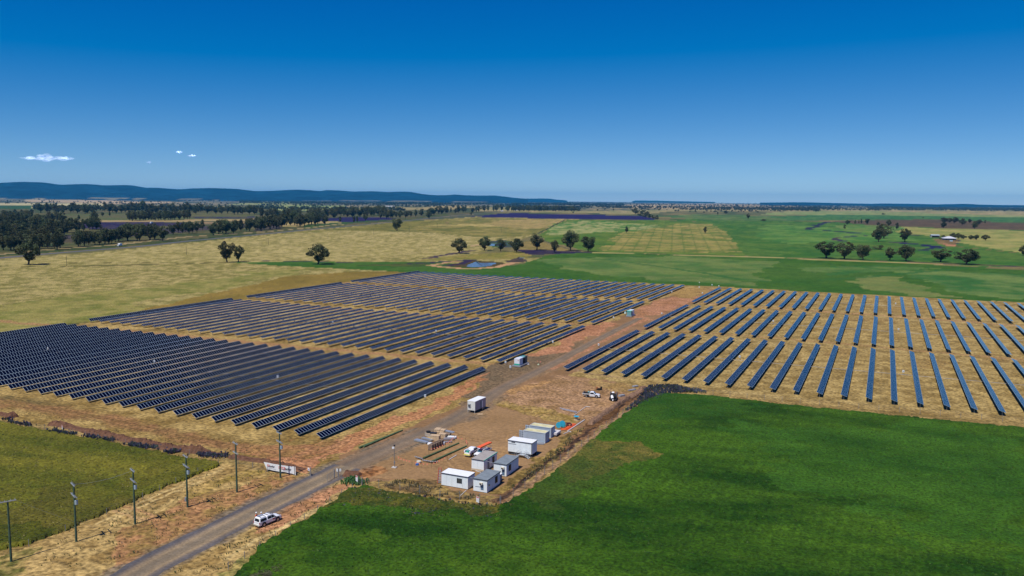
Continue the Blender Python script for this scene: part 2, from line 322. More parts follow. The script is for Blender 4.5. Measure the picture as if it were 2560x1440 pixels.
# brown centre of the farm road and its red dirt shoulder
region([(780, 1185), (860, 1140), (1000, 1082), (1180, 1000), (1210, 935), (1330, 895), (1450, 850), (1600, 770), (1720, 722), (1790, 722), (1740, 756), (1610, 828), (1420, 935), (1590, 965), (1655, 972), (1590, 1000), (1480, 1070), (1250, 1254), (900, 1206)], S(166, 130, 98), S(146, 114, 82), 7, 1.2, 1.5, 10)
region([(1200, 925), (1260, 905), (1340, 880), (1400, 870), (1470, 850), (1400, 905), (1330, 945), (1240, 985), (1150, 1020), (1210, 950)], S(142, 118, 92), S(122, 106, 84), 7, 1.3, 2.5, 10)
RD_A, RD_B = S(204, 148, 110), S(176, 122, 84)
region([(690, 1150), (770, 1120), (880, 1090), (1000, 1040), (1090, 1000), (1170, 960), (1215, 930), (1215, 945), (1150, 985), (1060, 1030), (940, 1075), (870, 1120), (800, 1160), (745, 1180)], RD_A, RD_B, 3.2, 1.8, 2.0, 8)
region([(800, 1155), (880, 1090), (960, 1058), (1100, 1003), (1180, 965), (1200, 960), (1120, 1010), (1000, 1065), (900, 1110)], S(206, 150, 108), S(186, 132, 92), 3, 1.6, 1.2, 8)
region([(1300, 885), (1390, 862), (1430, 830), (1520, 800), (1530, 812), (1480, 838), (1440, 862), (1400, 885), (1340, 892)], S(202, 146, 112), S(178, 126, 92), 4, 1.8, 3, 10)
region([(1590, 778), (1640, 750), (1740, 732), (1760, 736), (1700, 770), (1640, 785), (1620, 800), (1560, 820), (1600, 790)], S(200, 146, 114), S(176, 128, 92), 5, 1.8, 3, 12)
line([(1600, 805), (1540, 835), (1480, 865), (1415, 905), (1385, 925)], 1.6, S(206, 150, 120), S(180, 130, 98), 3, 1.2, .9, 1)
region([(560, 1120), (680, 1122), (800, 1110), (880, 1095), (760, 1150), (640, 1150)], S(178, 130, 92), S(160, 124, 78), 3, 1.6, 2, 8)
region([(1630, 715), (1790, 724), (1730, 745), (1690, 745)], S(190, 156, 96), S(160, 128, 78), 5, 1.6, 3, 10)
# compound
region([(890, 1196), (985, 1130), (1100, 1070), (1180, 1030), (1225, 1012), (1300, 1030), (1440, 1062), (1444, 1080), (1390, 1120), (1330, 1165), (1280, 1210), (1220, 1235), (1120, 1215), (1000, 1200)], S(174, 140, 104), S(160, 128, 92), 9, 1.1, 1.2, 8)
region([(1230, 1000), (1300, 965), (1400, 940), (1500, 950), (1590, 965), (1600, 975), (1540, 1015), (1470, 1055), (1400, 1035), (1300, 1010)], S(188, 150, 116), S(160, 126, 88), 3.4, 1.9, 2, 8)
region([(1480, 945), (1600, 962), (1650, 970), (1580, 985), (1500, 965)], S(186, 154, 104), S(160, 130, 80), 3, 1.7, 2, 8)
region([(1235, 1000), (1310, 1010), (1400, 1030), (1445, 1050), (1440, 1062), (1380, 1052), (1300, 1030), (1232, 1012)], S(186, 158, 98), S(150, 124, 66), 1.8, 1.8, 1, 5)
region([(1280, 985), (1310, 960), (1370, 950), (1345, 968), (1300, 985)], S(204, 160, 108), S(180, 140, 96), 3, 1.5, 2, 8)
rng = random.Random(3)
for k in range(26):                  # tyre arcs in the compound and the turning area
    cx, cy = at(rng.uniform(1060, 1420), rng.uniform(1015, 1150))[:2]
    ra = rng.uniform(6, 22); a0 = rng.uniform(0, 6.28); a1 = a0+rng.uniform(.6, 2.2)
    c = rng.choice([S(192, 156, 110), S(146, 112, 72), S(190, 152, 106)])
    for dr in (0, 1.6):
        line([(cx+(ra+dr)*math.cos(a), cy+(ra+dr)*math.sin(a)) for a in np.linspace(a0, a1, 9)], .28, c, None, 3, .12, .55, .25, True)
for k in range(22):
    cx, cy = at(rng.uniform(1280, 1520), rng.uniform(950, 1015))[:2]
    ra = rng.uniform(5, 16); a0 = rng.uniform(0, 6.28); a1 = a0+rng.uniform(.8, 3)
    for dr in (0, 1.6):
        line([(cx+(ra+dr)*math.cos(a), cy+(ra+dr)*math.sin(a)) for a in np.linspace(a0, a1, 10)], .35, rng.choice([S(200, 160, 124), S(142, 108, 74)]), None, 3, .15, .6, .25, True)
for k in range(12):
    x, y = rng.uniform(720, 860), rng.uniform(1095, 1165); p = at(x, y); q = at(x+rng.uniform(70, 130), y-rng.uniform(30, 60))
    line([p[:2], q[:2]], .35, rng.choice([S(214, 160, 120), S(150, 100, 66)]), None, 3, .5, .6, .3, True)
# strips by the compound fence
region([(1300, 1200), (1375, 1140), (1430, 1095), (1490, 1050), (1560, 1010), (1610, 975), (1650, 968), (1590, 1004), (1250, 1258), (1215, 1248), (1260, 1225)], S(150, 112, 80), S(124, 94, 64), 3.5, 1.6, .8, 6)
region([(1225, 1240), (1300, 1175), (1380, 1125), (1440, 1078), (1462, 1068), (1405, 1130), (1330, 1190), (1260, 1238)], S(168, 142, 84), S(118, 98, 56), 1.6, 1.9, 1.2, 5)
line([(1618, 970), (1560, 1010), (1500, 1055), (1420, 1120), (1340, 1180), (1275, 1235), (1250, 1250)], 1.1, S(52, 42, 40), S(84, 64, 52), 2.0, .5, 1, .3, gain=1.8)
line([(1660, 972), (1590, 1012), (1500, 1080), (1420, 1140), (1340, 1198), (1262, 1256)], 1.4, S(186, 150, 120), S(160, 130, 96), 2.0, .4, .9, .5)
region([(910, 1205), (1000, 1196), (1080, 1205), (1180, 1232), (1260, 1245), (1200, 1256), (1060, 1240)], S(170, 144, 86), S(124, 100, 66), 2, 1.8, 1, 5)
region([(1030, 1198), (1070, 1195), (1120, 1214), (1080, 1216)], S(104, 86, 62), S(150, 122, 80), 1.6, 1.5, 1, 5)
region([(1460, 1068), (1560, 1000), (1600, 980), (1560, 1015), (1490, 1068)], S(126, 92, 60), S(98, 70, 46), 1.8, 1.6, 1, 5)
region([(862, 1190), (905, 1170), (960, 1162), (980, 1175), (930, 1192), (890, 1205)], S(198, 146, 100), S(140, 96, 60), 1.6, 1.8, 1, 4)
# verge in front
VERGE = [(-1500, 2400), (-500, 1440), (0, 1392), (180, 1322), (400, 1226), (550, 1160), (640, 1162), (780, 1186), (900, 1208), (860, 1240), (760, 1300), (640, 1372), (560, 1430), (200, 1700), (-500, 2400)]
region(VERGE, S(204, 174, 116), S(156, 128, 78), 2.6, 1.7, .5, 5)
region([(300, 1330), (380, 1290), (480, 1245), (600, 1215), (700, 1180), (780, 1190), (840, 1200), (760, 1225), (640, 1275), (480, 1350), (380, 1400), (250, 1440), (290, 1370)], S(182, 136, 96), S(158, 130, 78), 2.2, 1.9, 1.2, 5)
region([(655, 1290), (760, 1235), (860, 1205), (890, 1212), (850, 1232), (760, 1290), (700, 1315), (640, 1330)], S(204, 150, 114), S(180, 134, 94), 2.6, 1.6, 1.0, 5)
region([(460, 1230), (540, 1195), (620, 1170), (660, 1180), (560, 1215), (480, 1250)], S(160, 136, 72), S(190, 160, 100), 2, 1.8, 1, 5)
for pts in ([(210, 1300), (300, 1255), (400, 1213), (545, 1160)], [(240, 1310), (340, 1262), (470, 1205), (560, 1170)], [(280, 1300), (400, 1245), (500, 1205)]):
    line(pts, .7, S(218, 192, 136), None, 2, .3, .8, .4)
line([(190, 1230), (250, 1248), (330, 1275), (380, 1288)], 1.0, S(206, 160, 118), S(190, 150, 100), 2, .4, .9, .5)
line([(270, 1272), (330, 1292), (370, 1298)], .8, S(208, 170, 124), None, 2, .4, .8, .5)
for pts in ([(600, 1372), (700, 1322), (800, 1270), (890, 1225)], [(560, 1400), (640, 1350), (720, 1312), (800, 1275)]):
    line(pts, .8, S(222, 196, 140), None, 2, .5, .7, .5)
region([(0, 1395), (40, 1380), (110, 1370), (60, 1440), (0, 1440)], S(112, 110, 56), S(190, 164, 104), 1.8, 1.6, 1, 4)
region([(570, 1420), (620, 1395), (660, 1385), (600, 1440), (540, 1440)], S(106, 116, 60), S(180, 160, 98), 1.6, 1.5, 1, 4)
# road bed under the road sheet
ROADC = [(150, 1600), (300, 1455), (390, 1402), (480, 1362), (555, 1320), (640, 1277), (694, 1252), (765, 1216), (836, 1183), (868, 1166), (955, 1128), (1060, 1083), (1130, 1050), (1190, 1014), (1250, 972), (1330, 935), (1400, 900), (1470, 862), (1540, 825), (1600, 795)]
line(ROADC[:12], 9, S(146, 128, 106), S(120, 112, 104), 4, .8, .9, 1.5)
line([(1190, 1020), (1235, 985), (1300, 955), (1380, 925), (1420, 920), (1480, 935), (1560, 945)], 2.2, S(176, 146, 116), S(150, 124, 94), 3, .5, .7, 1)
line([(1120, 1060), (1190, 1040), (1250, 990)], 3.5, S(110, 106, 104), S(150, 126, 96), 4, 1, .7, 2)

def colour_at(X, Y, only=None):
    n = X.size
    dist = np.hypot(X, Y)
    c = np.empty((n, 4)); c[:, 3] = 1; t = np.clip(.5+fbm(X/90, Y/90, 3)*1.2, 0, 1)[:, None]
    c[:, :3] = np.array(S(140, 128, 84))*(1-t)+np.array(S(86, 98, 58))*t
    for k, (typ, P, A, B, wl, gain, edge, ewl, an, alpha, seed, soft) in enumerate(REG):
        xs = [p[0] for p in P]; ys = [p[1] for p in P]
        mg = edge*4+(ewl if typ == 'L' else 0)+2
        idx = np.nonzero((X > min(xs)-mg) & (X < max(xs)+mg) & (Y > min(ys)-mg) & (Y < max(ys)+mg))[0]
        if not idx.size: continue
        x = X[idx]; y = Y[idx]
        we = (ewl if typ == 'P' else max(2.0, edge*5))
        wx = x+edge*1.6*fbm(x/we, y/we, seed+5, 4); wy = y+edge*1.6*fbm(x/we, y/we, seed+95, 4)
        if typ == 'P':
            m = inpoly(wx, wy, P).astype(float)
        else:
            d = dline(wx, wy, P); m = np.clip((ewl/2-d)/max(soft, .05)+.5, 0, 1)
        s = m > 0
        if not s.any(): continue
        idx = idx[s]; m = m[s]*alpha; x = x[s]; y = y[s]
        f1 = fbm(x/wl, y/wl, seed+31, 5)
        dd = np.maximum(np.hypot(x, y)/230, 1)          # grain of the size the eye still resolves out there
        lv = np.minimum(np.log2(dd), 3); l0 = np.floor(lv); fr_ = lv-l0; wa = 1.1*2**l0; wb = wa*2
        f2 = fbm(x/wa/1.3, y/wa, seed+57, 3)*(1-fr_)+fbm(x/wb/1.3, y/wb, seed+57, 3)*fr_
        kd = .4 if (gain <= 1.2 and wl >= 6) else 1.0
        t = np.clip(.5+gain*.62*f1+.26*kd*f2, 0, 1)[:, None]
        col = (np.array(A)*(1-t)+np.array(B)*t)*(1+.2*kd*f2)[:, None]
        col = np.concatenate([col, np.full((len(col), 1), (.35 if kd < 1 else (.55 if B[1] > B[0]*1.05 else 1.0)))], 1)
        c[idx] = c[idx]*(1-m[:, None])+col*m[:, None]
    return c

def ground_material(name, fine=.28, bump=.12, gscale=1.0):
    m = bpy.data.materials.new(name); m.use_nodes = True; t = m.node_tree; b = t.nodes['Principled BSDF']
    b.inputs['Roughness'].default_value = .95; b.inputs['Specular IOR Level'].default_value = .12
    at_ = t.nodes.new('ShaderNodeVertexColor'); at_.layer_name = 'soil'
    tc = t.nodes.new('ShaderNodeTexCoord')
    def nz(sc, det):
        n = t.nodes.new('ShaderNodeTexNoise'); n.inputs['Scale'].default_value = sc; n.inputs['Detail'].default_value = det; n.inputs['Roughness'].default_value = .6
        t.links.new(tc.outputs['Object'], n.inputs['Vector']); return n
    n1 = nz(1.1*gscale, 6); n2 = nz(.21*gscale, 3)
    mr = t.nodes.new('ShaderNodeMapRange'); mr.inputs[1].default_value = .36; mr.inputs[2].default_value = .62; mr.inputs[3].default_value = 1-fine*1.7; mr.inputs[4].default_value = 1+fine
    t.links.new(n1.outputs[0], mr.inputs[0])
    mr2 = t.nodes.new('ShaderNodeMapRange'); mr2.inputs[1].default_value = .35; mr2.inputs[2].default_value = .65; mr2.inputs[3].default_value = .88; mr2.inputs[4].default_value = 1.1
    t.links.new(n2.outputs[0], mr2.inputs[0])
    mu = t.nodes.new('ShaderNodeMath'); mu.operation = 'MULTIPLY'; t.links.new(mr.outputs[0], mu.inputs[0]); t.links.new(mr2.outputs[0], mu.inputs[1])
    lp = t.nodes.new('ShaderNodeMix'); lp.inputs[2].default_value = 1.0
    t.links.new(at_.outputs['Alpha'], lp.inputs[0]); t.links.new(mu.outputs[0], lp.inputs[3])
    v = t.nodes.new('ShaderNodeVectorMath'); v.operation = 'SCALE'
    t.links.new(at_.outputs[0], v.inputs[0]); t.links.new(lp.outputs[0], v.inputs['Scale']); t.links.new(v.outputs[0], b.inputs['Base Color'])
    bp = t.nodes.new('ShaderNodeBump'); bp.inputs['Distance'].default_value = bump; bp.inputs['Strength'].default_value = .9
    t.links.new(n1.outputs[0], bp.inputs['Height']); t.links.new(bp.outputs[0], b.inputs['Normal'])
    return m

def setcol(me, c, name='soil'):
    a = me.color_attributes.new(name, 'FLOAT_COLOR', 'POINT')
    d = np.ones((len(me.vertices), 4), np.float32); d[:, :c.shape[1]] = np.clip(c, 0, 1)
    a.data.foreach_set('color', d.ravel())
def grid_mesh(name, X, Y, Z, keep=None):
    """quads over an (m, n) array of points"""
    m_, n_ = X.shape; co = np.stack([X.ravel(), Y.ravel(), Z.ravel()], 1).astype(np.float32)
    i = np.arange(m_-1)[:, None]*n_+np.arange(n_-1)[None, :]
    q = np.stack([i, i+1, i+n_+1, i+n_], -1).reshape(-1, 4)
    if keep is not None:
        k = keep.ravel(); q = q[k[q].all(1)]
        used = np.zeros(len(co), bool); used[q.ravel()] = True; mp = np.cumsum(used)-1
        co = co[used]; q = mp[q]
    else: used = None
    me = bpy.data.meshes.new(name); me.vertices.add(len(co)); me.vertices.foreach_set('co', co.ravel())
    me.loops.add(q.size); me.loops.foreach_set('vertex_index', q.ravel().astype(np.int32))
    me.polygons.add(len(q)); me.polygons.foreach_set('loop_start', (np.arange(len(q))*4).astype(np.int32))
    me.polygons.foreach_set('use_smooth', np.ones(len(q), bool))
    me.update(calc_edges=True); me.validate()
    return me, used
def rings(r_a, r_b, q):
    r = [r_a]
    while r[-1] < r_b: r.append(r[-1]+min(max(.12, r[-1]**2/46800*q), 1500))
    return np.array(r)
Q = .8
ang = np.concatenate([np.linspace(-180, -46, 18)[:-1], np.linspace(-46, 46, 1150), np.linspace(46, 180, 18)[1:]])
rad = np.concatenate([[.5, 10, 25, 40, 55, 68, 78], rings(84, 6000, Q), np.geomspace(6600, 30000, 20)])
TH, RR = np.meshgrid(np.radians(ang)+YAW, rad)
GX = -np.sin(TH)*RR; GY = np.cos(TH)*RR; GX = GX[:, ::-1]; GY = GY[:, ::-1]
me, _ = grid_mesh('ground', GX, GY, np.zeros(GX.shape))
gc = colour_at(GX.ravel(), GY.ravel()); gc *= np.array([1.06, 1.03, .90, 1]); setcol(me, gc)
me.materials.append(ground_material('bare soil and dry grass', .34, .14))
ground = bpy.data.objects.new('ground', me); COL.objects.link(ground)
tag(ground, 'flat plain of straw coloured stubble, wheat and green paddocks', None, None, 'structure')

# ------------------------------------------------------------------ standing crops (raised, bumpy sheets of plants)
def crop(name, px, label, A, B, wl, gain, hgt, amp, awl, extra=(), rr=(84, 900), aa=(-46, 46), q=.8, na=900, edge=.8, fine=.3):
    P = W(px)
    a = np.radians(np.linspace(aa[0], aa[1], na))+YAW
    TH, RR = np.meshgrid(a, rings(rr[0], rr[1], q)); X = (-np.sin(TH)*RR)[:, ::-1]; Y = (np.cos(TH)*RR)[:, ::-1]
    x = X.ravel(); y = Y.ravel()
    ins = inpoly(x+edge*fbm(x/2.5, y/2.5, 5), y+edge*fbm(x/2.5, y/2.5, 77), P)
    I = ins.reshape(X.shape)
    er = I.copy()
    for ax in (0, 1):
        for s_ in (1, -1): er &= np.roll(I, s_, ax)
    z = np.where(er.ravel(), hgt+amp*fbm(x/awl, y/awl, 9, 4)+amp*.8*fbm(x/(awl*.3), y/(awl*.3), 19, 2), .02)
    sx = x[ins]; sy = y[ins]
    ud = at(2400, 1300)-at(1700, 1230); ud = ud.normalized(); xa = x*ud.x+y*ud.y; ya = -x*ud.y+y*ud.x
    t = np.clip(.5+gain*.5*fbm(xa/wl/3.2, ya/wl, 41, 5)+.22*fbm(x/1.2, y/1.2, 47, 3), 0, 1)[:, None]
    c = (np.array(A)*(1-t)+np.array(B)*t)*(1+.16*fbm(x/.7, y/.7, 53, 2))[:, None]
    dv = (at(1640, 984)-at(1340, 1202)).normalized(); pp_ = -x*dv.y+y*dv.x
    c = c*(1+.09*np.sin(2*math.pi*pp_/2.1+fbm(x/9, y/9, 3)*.9)*(.4+fbm(x/30, y/30, 13, 2)).clip(0, 1)*np.clip((300-np.hypot(x, y))/120, 0, 1))[:, None]
    for (pp, A2, B2, w2, ed, al) in extra:
        PP = W(pp); wx = x+ed*fbm(x/8, y/8, 61, 4)*1.5; wy = y+ed*fbm(x/8, y/8, 161, 4)*1.5
        m = inpoly(wx, wy, PP)*al; m = m[:, None]
        t = np.clip(.5+.9*fbm(x/w2, y/w2, 71, 5), 0, 1)[:, None]
        c = c*(1-m)+(np.array(A2)*(1-t)+np.array(B2)*t)*m
    me, used = grid_mesh(name, X, Y, z.reshape(X.shape), I)
    setcol(me, c[used]*np.array([1.03, 1, .78])); me.materials.append(ground_material(name+' plants', fine, .25, 1.6))
    o = bpy.data.objects.new(name, me); COL.objects.link(o)
    return tag(o, label, None, None, 'stuff')
crop('green_crop', [(400, 1600), (610, 1425), (640, 1372), (700, 1338), (760, 1304), (830, 1258), (868, 1226), (905, 1216), (1010, 1236), (1100, 1254), (1200, 1268), (1268, 1262), (1330, 1222), (1400, 1168), (1470, 1108), (1540, 1050), (1600, 1008), (1660, 982), (1800, 992), (2000, 1015), (2200, 1036), (2560, 1070), (3600, 1180), (3600, 2400), (400, 2400)],
     'deep green standing crop filling the lower right foreground',
     S(74, 112, 28), S(36, 74, 12), 9, 1.7, .55, .10, 1.2, extra=[
     ([(1390, 1190), (1400, 1130), (1470, 1105), (1600, 1120), (1625, 1145), (1560, 1180), (1450, 1215)], S(136, 122, 66), S(84, 96, 44), 3, 3, .85),
     ([(1300, 1250), (1330, 1200), (1420, 1150), (1500, 1170), (1560, 1200), (1480, 1260), (1380, 1300)], S(74, 92, 40), S(56, 84, 32), 6, 4, .6),
     ([(870, 1222), (1010, 1232), (1200, 1262), (1270, 1262), (1240, 1290), (1150, 1285), (1050, 1290), (950, 1278), (870, 1262), (830, 1275), (840, 1250)], S(112, 104, 44), S(58, 72, 34), 2.2, 2, .8),
     ([(1540, 1000), (1700, 985), (1900, 1010), (1850, 1040), (1700, 1040), (1500, 1090)], S(66, 106, 34), S(44, 92, 26), 5, 4, .7),
     ([(1750, 1110), (2100, 1060), (2700, 1090), (2700, 1420), (2250, 1330), (2000, 1200)], S(72, 120, 40), S(50, 94, 26), 8, 14, .55),
     ([(600, 1440), (700, 1370), (900, 1350), (1300, 1400), (1500, 1500), (600, 1600)], S(82, 116, 30), S(50, 88, 18), 5, 5, .6)])
crop('yellow_green_crop', [(-1500, 1700), (-900, 1000), (-300, 1000), (0, 1052), (60, 1066), (140, 1080), (250, 1100), (350, 1122), (450, 1142), (560, 1156), (545, 1166), (400, 1226), (180, 1322), (60, 1366), (0, 1376), (-400, 1500)],
     'yellow green ripening crop in the lower left corner behind the poles',
     S(128, 124, 48), S(90, 98, 32), 10, 1.8, .5, .09, 1.3, extra=[
     ([(0, 1225), (190, 1230), (380, 1290), (250, 1310), (100, 1370), (0, 1350)], S(112, 104, 48), S(86, 88, 34), 4, 5, .7),
     ([(0, 1300), (100, 1310), (130, 1340), (60, 1370), (-50, 1380)], S(84, 92, 26), S(54, 72, 20), 3, 3, .7),
     ([(350, 1130), (560, 1156), (400, 1226), (250, 1290), (300, 1200)], S(118, 112, 44), S(90, 94, 34), 4, 5, .5)], rr=(84, 420), aa=(-6, 46), na=560)
# NB: angles run clockwise-positive after the flip, see crop()
# ------------------------------------------------------------------ roads and water
def strip(name, px, width, m, z, label, cols=None, cn=9, step=2.0, jit=.35, kind='structure', wv=None):
    P = [Vector(p) for p in W(px)]; pts = []
    # resample
    for a, b in zip(P[:-1], P[1:]):
        n = max(1, int((b-a).length/step))
        for i in range(n): pts.append(a.lerp(b, i/n))
    pts.append(P[-1])
    for _ in range(8):
        pts = [pts[0]]+[(pts[i-1]+pts[i]*2+pts[i+1])/4 for i in range(1, len(pts)-1)]+[pts[-1]]
    A = np.array([tuple(p) for p in pts]); T = np.gradient(A, axis=0); T /= np.hypot(T[:, 0], T[:, 1])[:, None]
    N = np.stack([-T[:, 1], T[:, 0]], 1); u = np.linspace(-.5, .5, cn)
    wd = np.full(len(A), float(width)) if wv is None else np.interp(np.linspace(0, 1, len(A)), wv[0], wv[1])
    rj = jit*fbm(A[:, 0]/3, A[:, 1]/3, 4); lj = jit*fbm(A[:, 0]/3, A[:, 1]/3, 44)
    e = u[None, :]*wd[:, None]; e[:, 0] += lj; e[:, -1] += rj
    X = A[:, 0:1]+N[:, 0:1]*e; Y = A[:, 1:2]+N[:, 1:2]*e
    me, _ = grid_mesh(name, X[:, ::-1], Y[:, ::-1], np.full(X.shape, z))
    if cols:
        cc = np.array([[np.interp(v, [c[0] for c in cols], [c[1][k] for c in cols]) for k in range(3)] for v in u])[::-1]
        C = np.repeat(cc[None], len(A), 0).reshape(-1, 3)
        x = X[:, ::-1].ravel(); y = Y[:, ::-1].ravel()
        C = C*(1+.14*fbm(x/5, y/5, 33))[:, None]
        setcol(me, C)
    me.materials.append(m); o = bpy.data.objects.new(name, me); COL.objects.link(o)
    return tag(o, label, None, None, kind)
gm_ = ground_material('road gravel', .12, .04, 2)
EG, TR, MD = S(112, 106, 104), S(168, 146, 114), S(152, 134, 108)
strip('road', ROADC[:10], 7.2, gm_, .006, 'grey and tan gravel road running from the foreground to the gate and on',
      [(-.5, EG), (-.36, S(116, 110, 108)), (-.25, S(176, 152, 118)), (-.16, MD), (-.02, S(140, 126, 106)), (.10, MD), (.20, S(176, 152, 118)), (.30, S(130, 118, 106)), (.4, S(102, 100, 104)), (.5, EG)], 13)
strip('farm_road', ROADC[9:], 5, gm_, .010, 'grey brown gravel farm road between the two panel fields',
      [(-.5, S(158, 130, 98)), (-.3, S(136, 118, 98)), (-.1, S(154, 132, 106)), (.1, S(130, 116, 100)), (.3, S(146, 124, 100)), (.5, S(154, 126, 96))], 9, wv=([0, .2, .5, 1], [7.2, 6, 4.6, 3.6]))
HW = [(-300, 668), (0, 645), (100, 636), (250, 624), (350, 616), (475, 602), (640, 587), (815, 570), (975, 556), (1115, 541), (1190, 534), (1260, 529)]
strip('highway', HW, 10, ground_material('asphalt', .08, .02, 1), .03, 'grey two lane highway beyond the wheat', [(-.5, S(110, 112, 104)), (-.35, S(104, 106, 112)), (0, S(112, 114, 120)), (.35, S(104, 106, 112)), (.5, S(120, 112, 98))], 7, step=8, jit=.8)

def water(px, label):
    P = W(px); mb = MB(); pts = []
    for i in range(len(P)):
        a = Vector(P[i]); b = Vector(P[(i+1) % len(P)])
        for k in range(6):
            p = a.lerp(b, k/6); pts.append((p.x+.8*math.sin(i*3.1+k*1.7), p.y+.8*math.cos(i*2.3+k*2.9), .02))
    mb.add(pts, [tuple(range(len(pts)))])
    m = mat('dam water', S(112, 108, 112), .16, 0, .22, None, (1.2, .01))
    return tag(mb.build('water', m), label, None, None, 'structure')
water([(1166, 666.5), (1170, 662), (1180, 658), (1190, 653.5), (1200, 657), (1240, 656.8), (1240, 659), (1225, 664.5), (1205, 667.5), (1180, 668)], 'small muddy dam with pale blue water behind the panel rows')
water([(1222, 614.5), (1228, 609.5), (1245, 609), (1262, 607.5), (1268, 610), (1262, 614.5), (1240, 615)], 'further small dam partly hidden behind the row of trees')
# ------------------------------------------------------------------ solar panel rows
SM = 56.0; SR_, SL_ = 0.1196854*SM, 0.1187672*SM
BLK = dict(  # x of the high edge of row 0, near end, far end (world metres), how many rows, spacing
    L=(-2.1617, 2.7345, 4.3115), M=(-2.1730, 4.5275, 6.1279), F=(-2.1783, 6.3310, 7.9216), G=(-2.1818, 8.1131, 9.7103),
    A=(-1.7209, 4.5211, 6.1115), B=(-1.7230, 6.3060, 7.8589), C=(-1.7324, 8.1248, 9.6380))
PW = 1.80; ZH = 1.60; TILTS = dict(L=R(34), M=R(18), F=R(16), G=R(14), A=R(18), B=R(15), C=R(12))
NMOD = 86
def panel_material():
    m = bpy.data.materials.new('solar glass'); m.use_nodes = True; t = m.node_tree; b = t.nodes['Principled BSDF']
    tc = t.nodes.new('ShaderNodeTexCoord'); sx = t.nodes.new('ShaderNodeSeparateXYZ'); t.links.new(tc.outputs['Object'], sx.inputs[0])
    def ma(op, a, b_=None):
        n = t.nodes.new('ShaderNodeMath'); n.operation = op
        for i, q in enumerate((a, b_)):
            if q is None: continue
            if isinstance(q, (int, float)): n.inputs[i].default_value = q
            else: t.links.new(q, n.inputs[i])
        return n.outputs[0]
    L = 1.0269
    f = ma('FRACT', ma('ADD', ma('DIVIDE', sx.outputs[1], L), .0))
    e = ma('ABSOLUTE', ma('SUBTRACT', f, .5))
    fr = ma('GREATER_THAN', e, .5-.043/L)
    ex = ma('GREATER_THAN', ma('ABSOLUTE', sx.outputs[0]), PW/2-.035)
    msk = ma('MAXIMUM', fr, ex)
    wn = t.nodes.new('ShaderNodeTexWhiteNoise'); wn.noise_dimensions = '1D'
    t.links.new(ma('FLOOR', ma('DIVIDE', sx.outputs[1], L)), wn.inputs['W'])
    mx = t.nodes.new('ShaderNodeMix'); mx.data_type = 'RGBA'
    mx.inputs[6].default_value = (.0016, .002, .009, 1); mx.inputs[7].default_value = (.003, .0042, .015, 1); t.links.new(wn.outputs[0], mx.inputs[0])
    mf = t.nodes.new('ShaderNodeMix'); mf.data_type = 'RGBA'; mf.inputs[7].default_value = (.35, .46, .54, 1)
    t.links.new(mx.outputs[2], mf.inputs[6]); t.links.new(msk, mf.inputs[0]); t.links.new(mf.outputs[2], b.inputs['Base Color'])
    r_ = ma('ADD', ma('MULTIPLY', msk, .35), .07); t.links.new(r_, b.inputs['Roughness'])
    b.inputs['Specular IOR Level'].default_value = .34; b.inputs['IOR'].default_value = 1.42
    return m
PM = panel_material(); STEEL = mat('galvanised steel', (.28, .29, .30), .45, .6)
DARK = mat('dark steel', (.035, .035, .04), .5, .3)
ORD = ['first', 'second', 'third', 'fourth', 'fifth', 'sixth', 'seventh', 'eighth', 'ninth', 'tenth', 'eleventh', 'twelfth', 'thirteenth', 'fourteenth', 'fifteenth', 'sixteenth', 'seventeenth', 'eighteenth', 'nineteenth']
TENS = {2: 'twenty', 3: 'thirty', 4: 'forty', 5: 'fifty', 6: 'sixty'}
def ordinal(n):
    if n < 20: return ORD[n-1]
    a, b = divmod(n, 10)
    return (TENS[a][:-1]+'ieth') if b == 0 else TENS[a]+'-'+ORD[b-1]
def row_proto(L, tilt):
    ZC = ZH-PW*math.sin(tilt)/2-.07
    root = thing('solar_panel_row', 'x', 'solar panels')
    mb = MB(); mb.box((0, 0, 0), (PW, L, .045)); p = mb.build('panel_table', PM, root)
    for v in p.data.vertices: v.co.y += L/2
    p.location = (0, 0, ZC+.07); p.rotation_euler = (0, tilt, 0)
    mb = MB(); mb.box((0, L/2, 0), (.12, L-.3, .12)); q = mb.build('torque_tube', DARK, root); q.location = (0, 0, ZC-.03)
    mb = MB(); mb.box((0, 0, (ZC-.09)/2), (.14, .10, ZC-.09)); mb.box((0, 0, ZC-.06), (.22, .12, .10))
    n = 12; pm = None
    for k in range(n):
        y = .7+(L-1.4)*k/(n-1)
        if k in (5, 6): y += (-.6 if k == 5 else .6)
        if pm is None: o = mb.build('post', STEEL, root); pm = o
        else:
            o = pm.copy(); COL.objects.link(o); o.parent = root; KIDS[root.name].append(o)
        o.location = (0, y, 0)
    mb = MB(); mb.box((0, L/2, ZC-.25), (.42, .5, .42)); mb.box((0, L/2, (ZC-.3)/2), (.2, .2, ZC-.3)); mb.tube((-.25, L/2, ZC-.3), (.4, L/2, ZC-.3), .1)
    mb.build('drive_unit', DARK, root)
    return root
PR = {}
def rowlabel(side, blk, i):
    return '%s solar panel row %s the farm road in the %s block' % (ordinal(i+1), side, blk)
NAMES = dict(L='nearest left', M='second left', F='third left', G='farthest left', A='nearest right', B='middle right', C='farthest right')
ROWS = []; rtilt = random.Random(9)
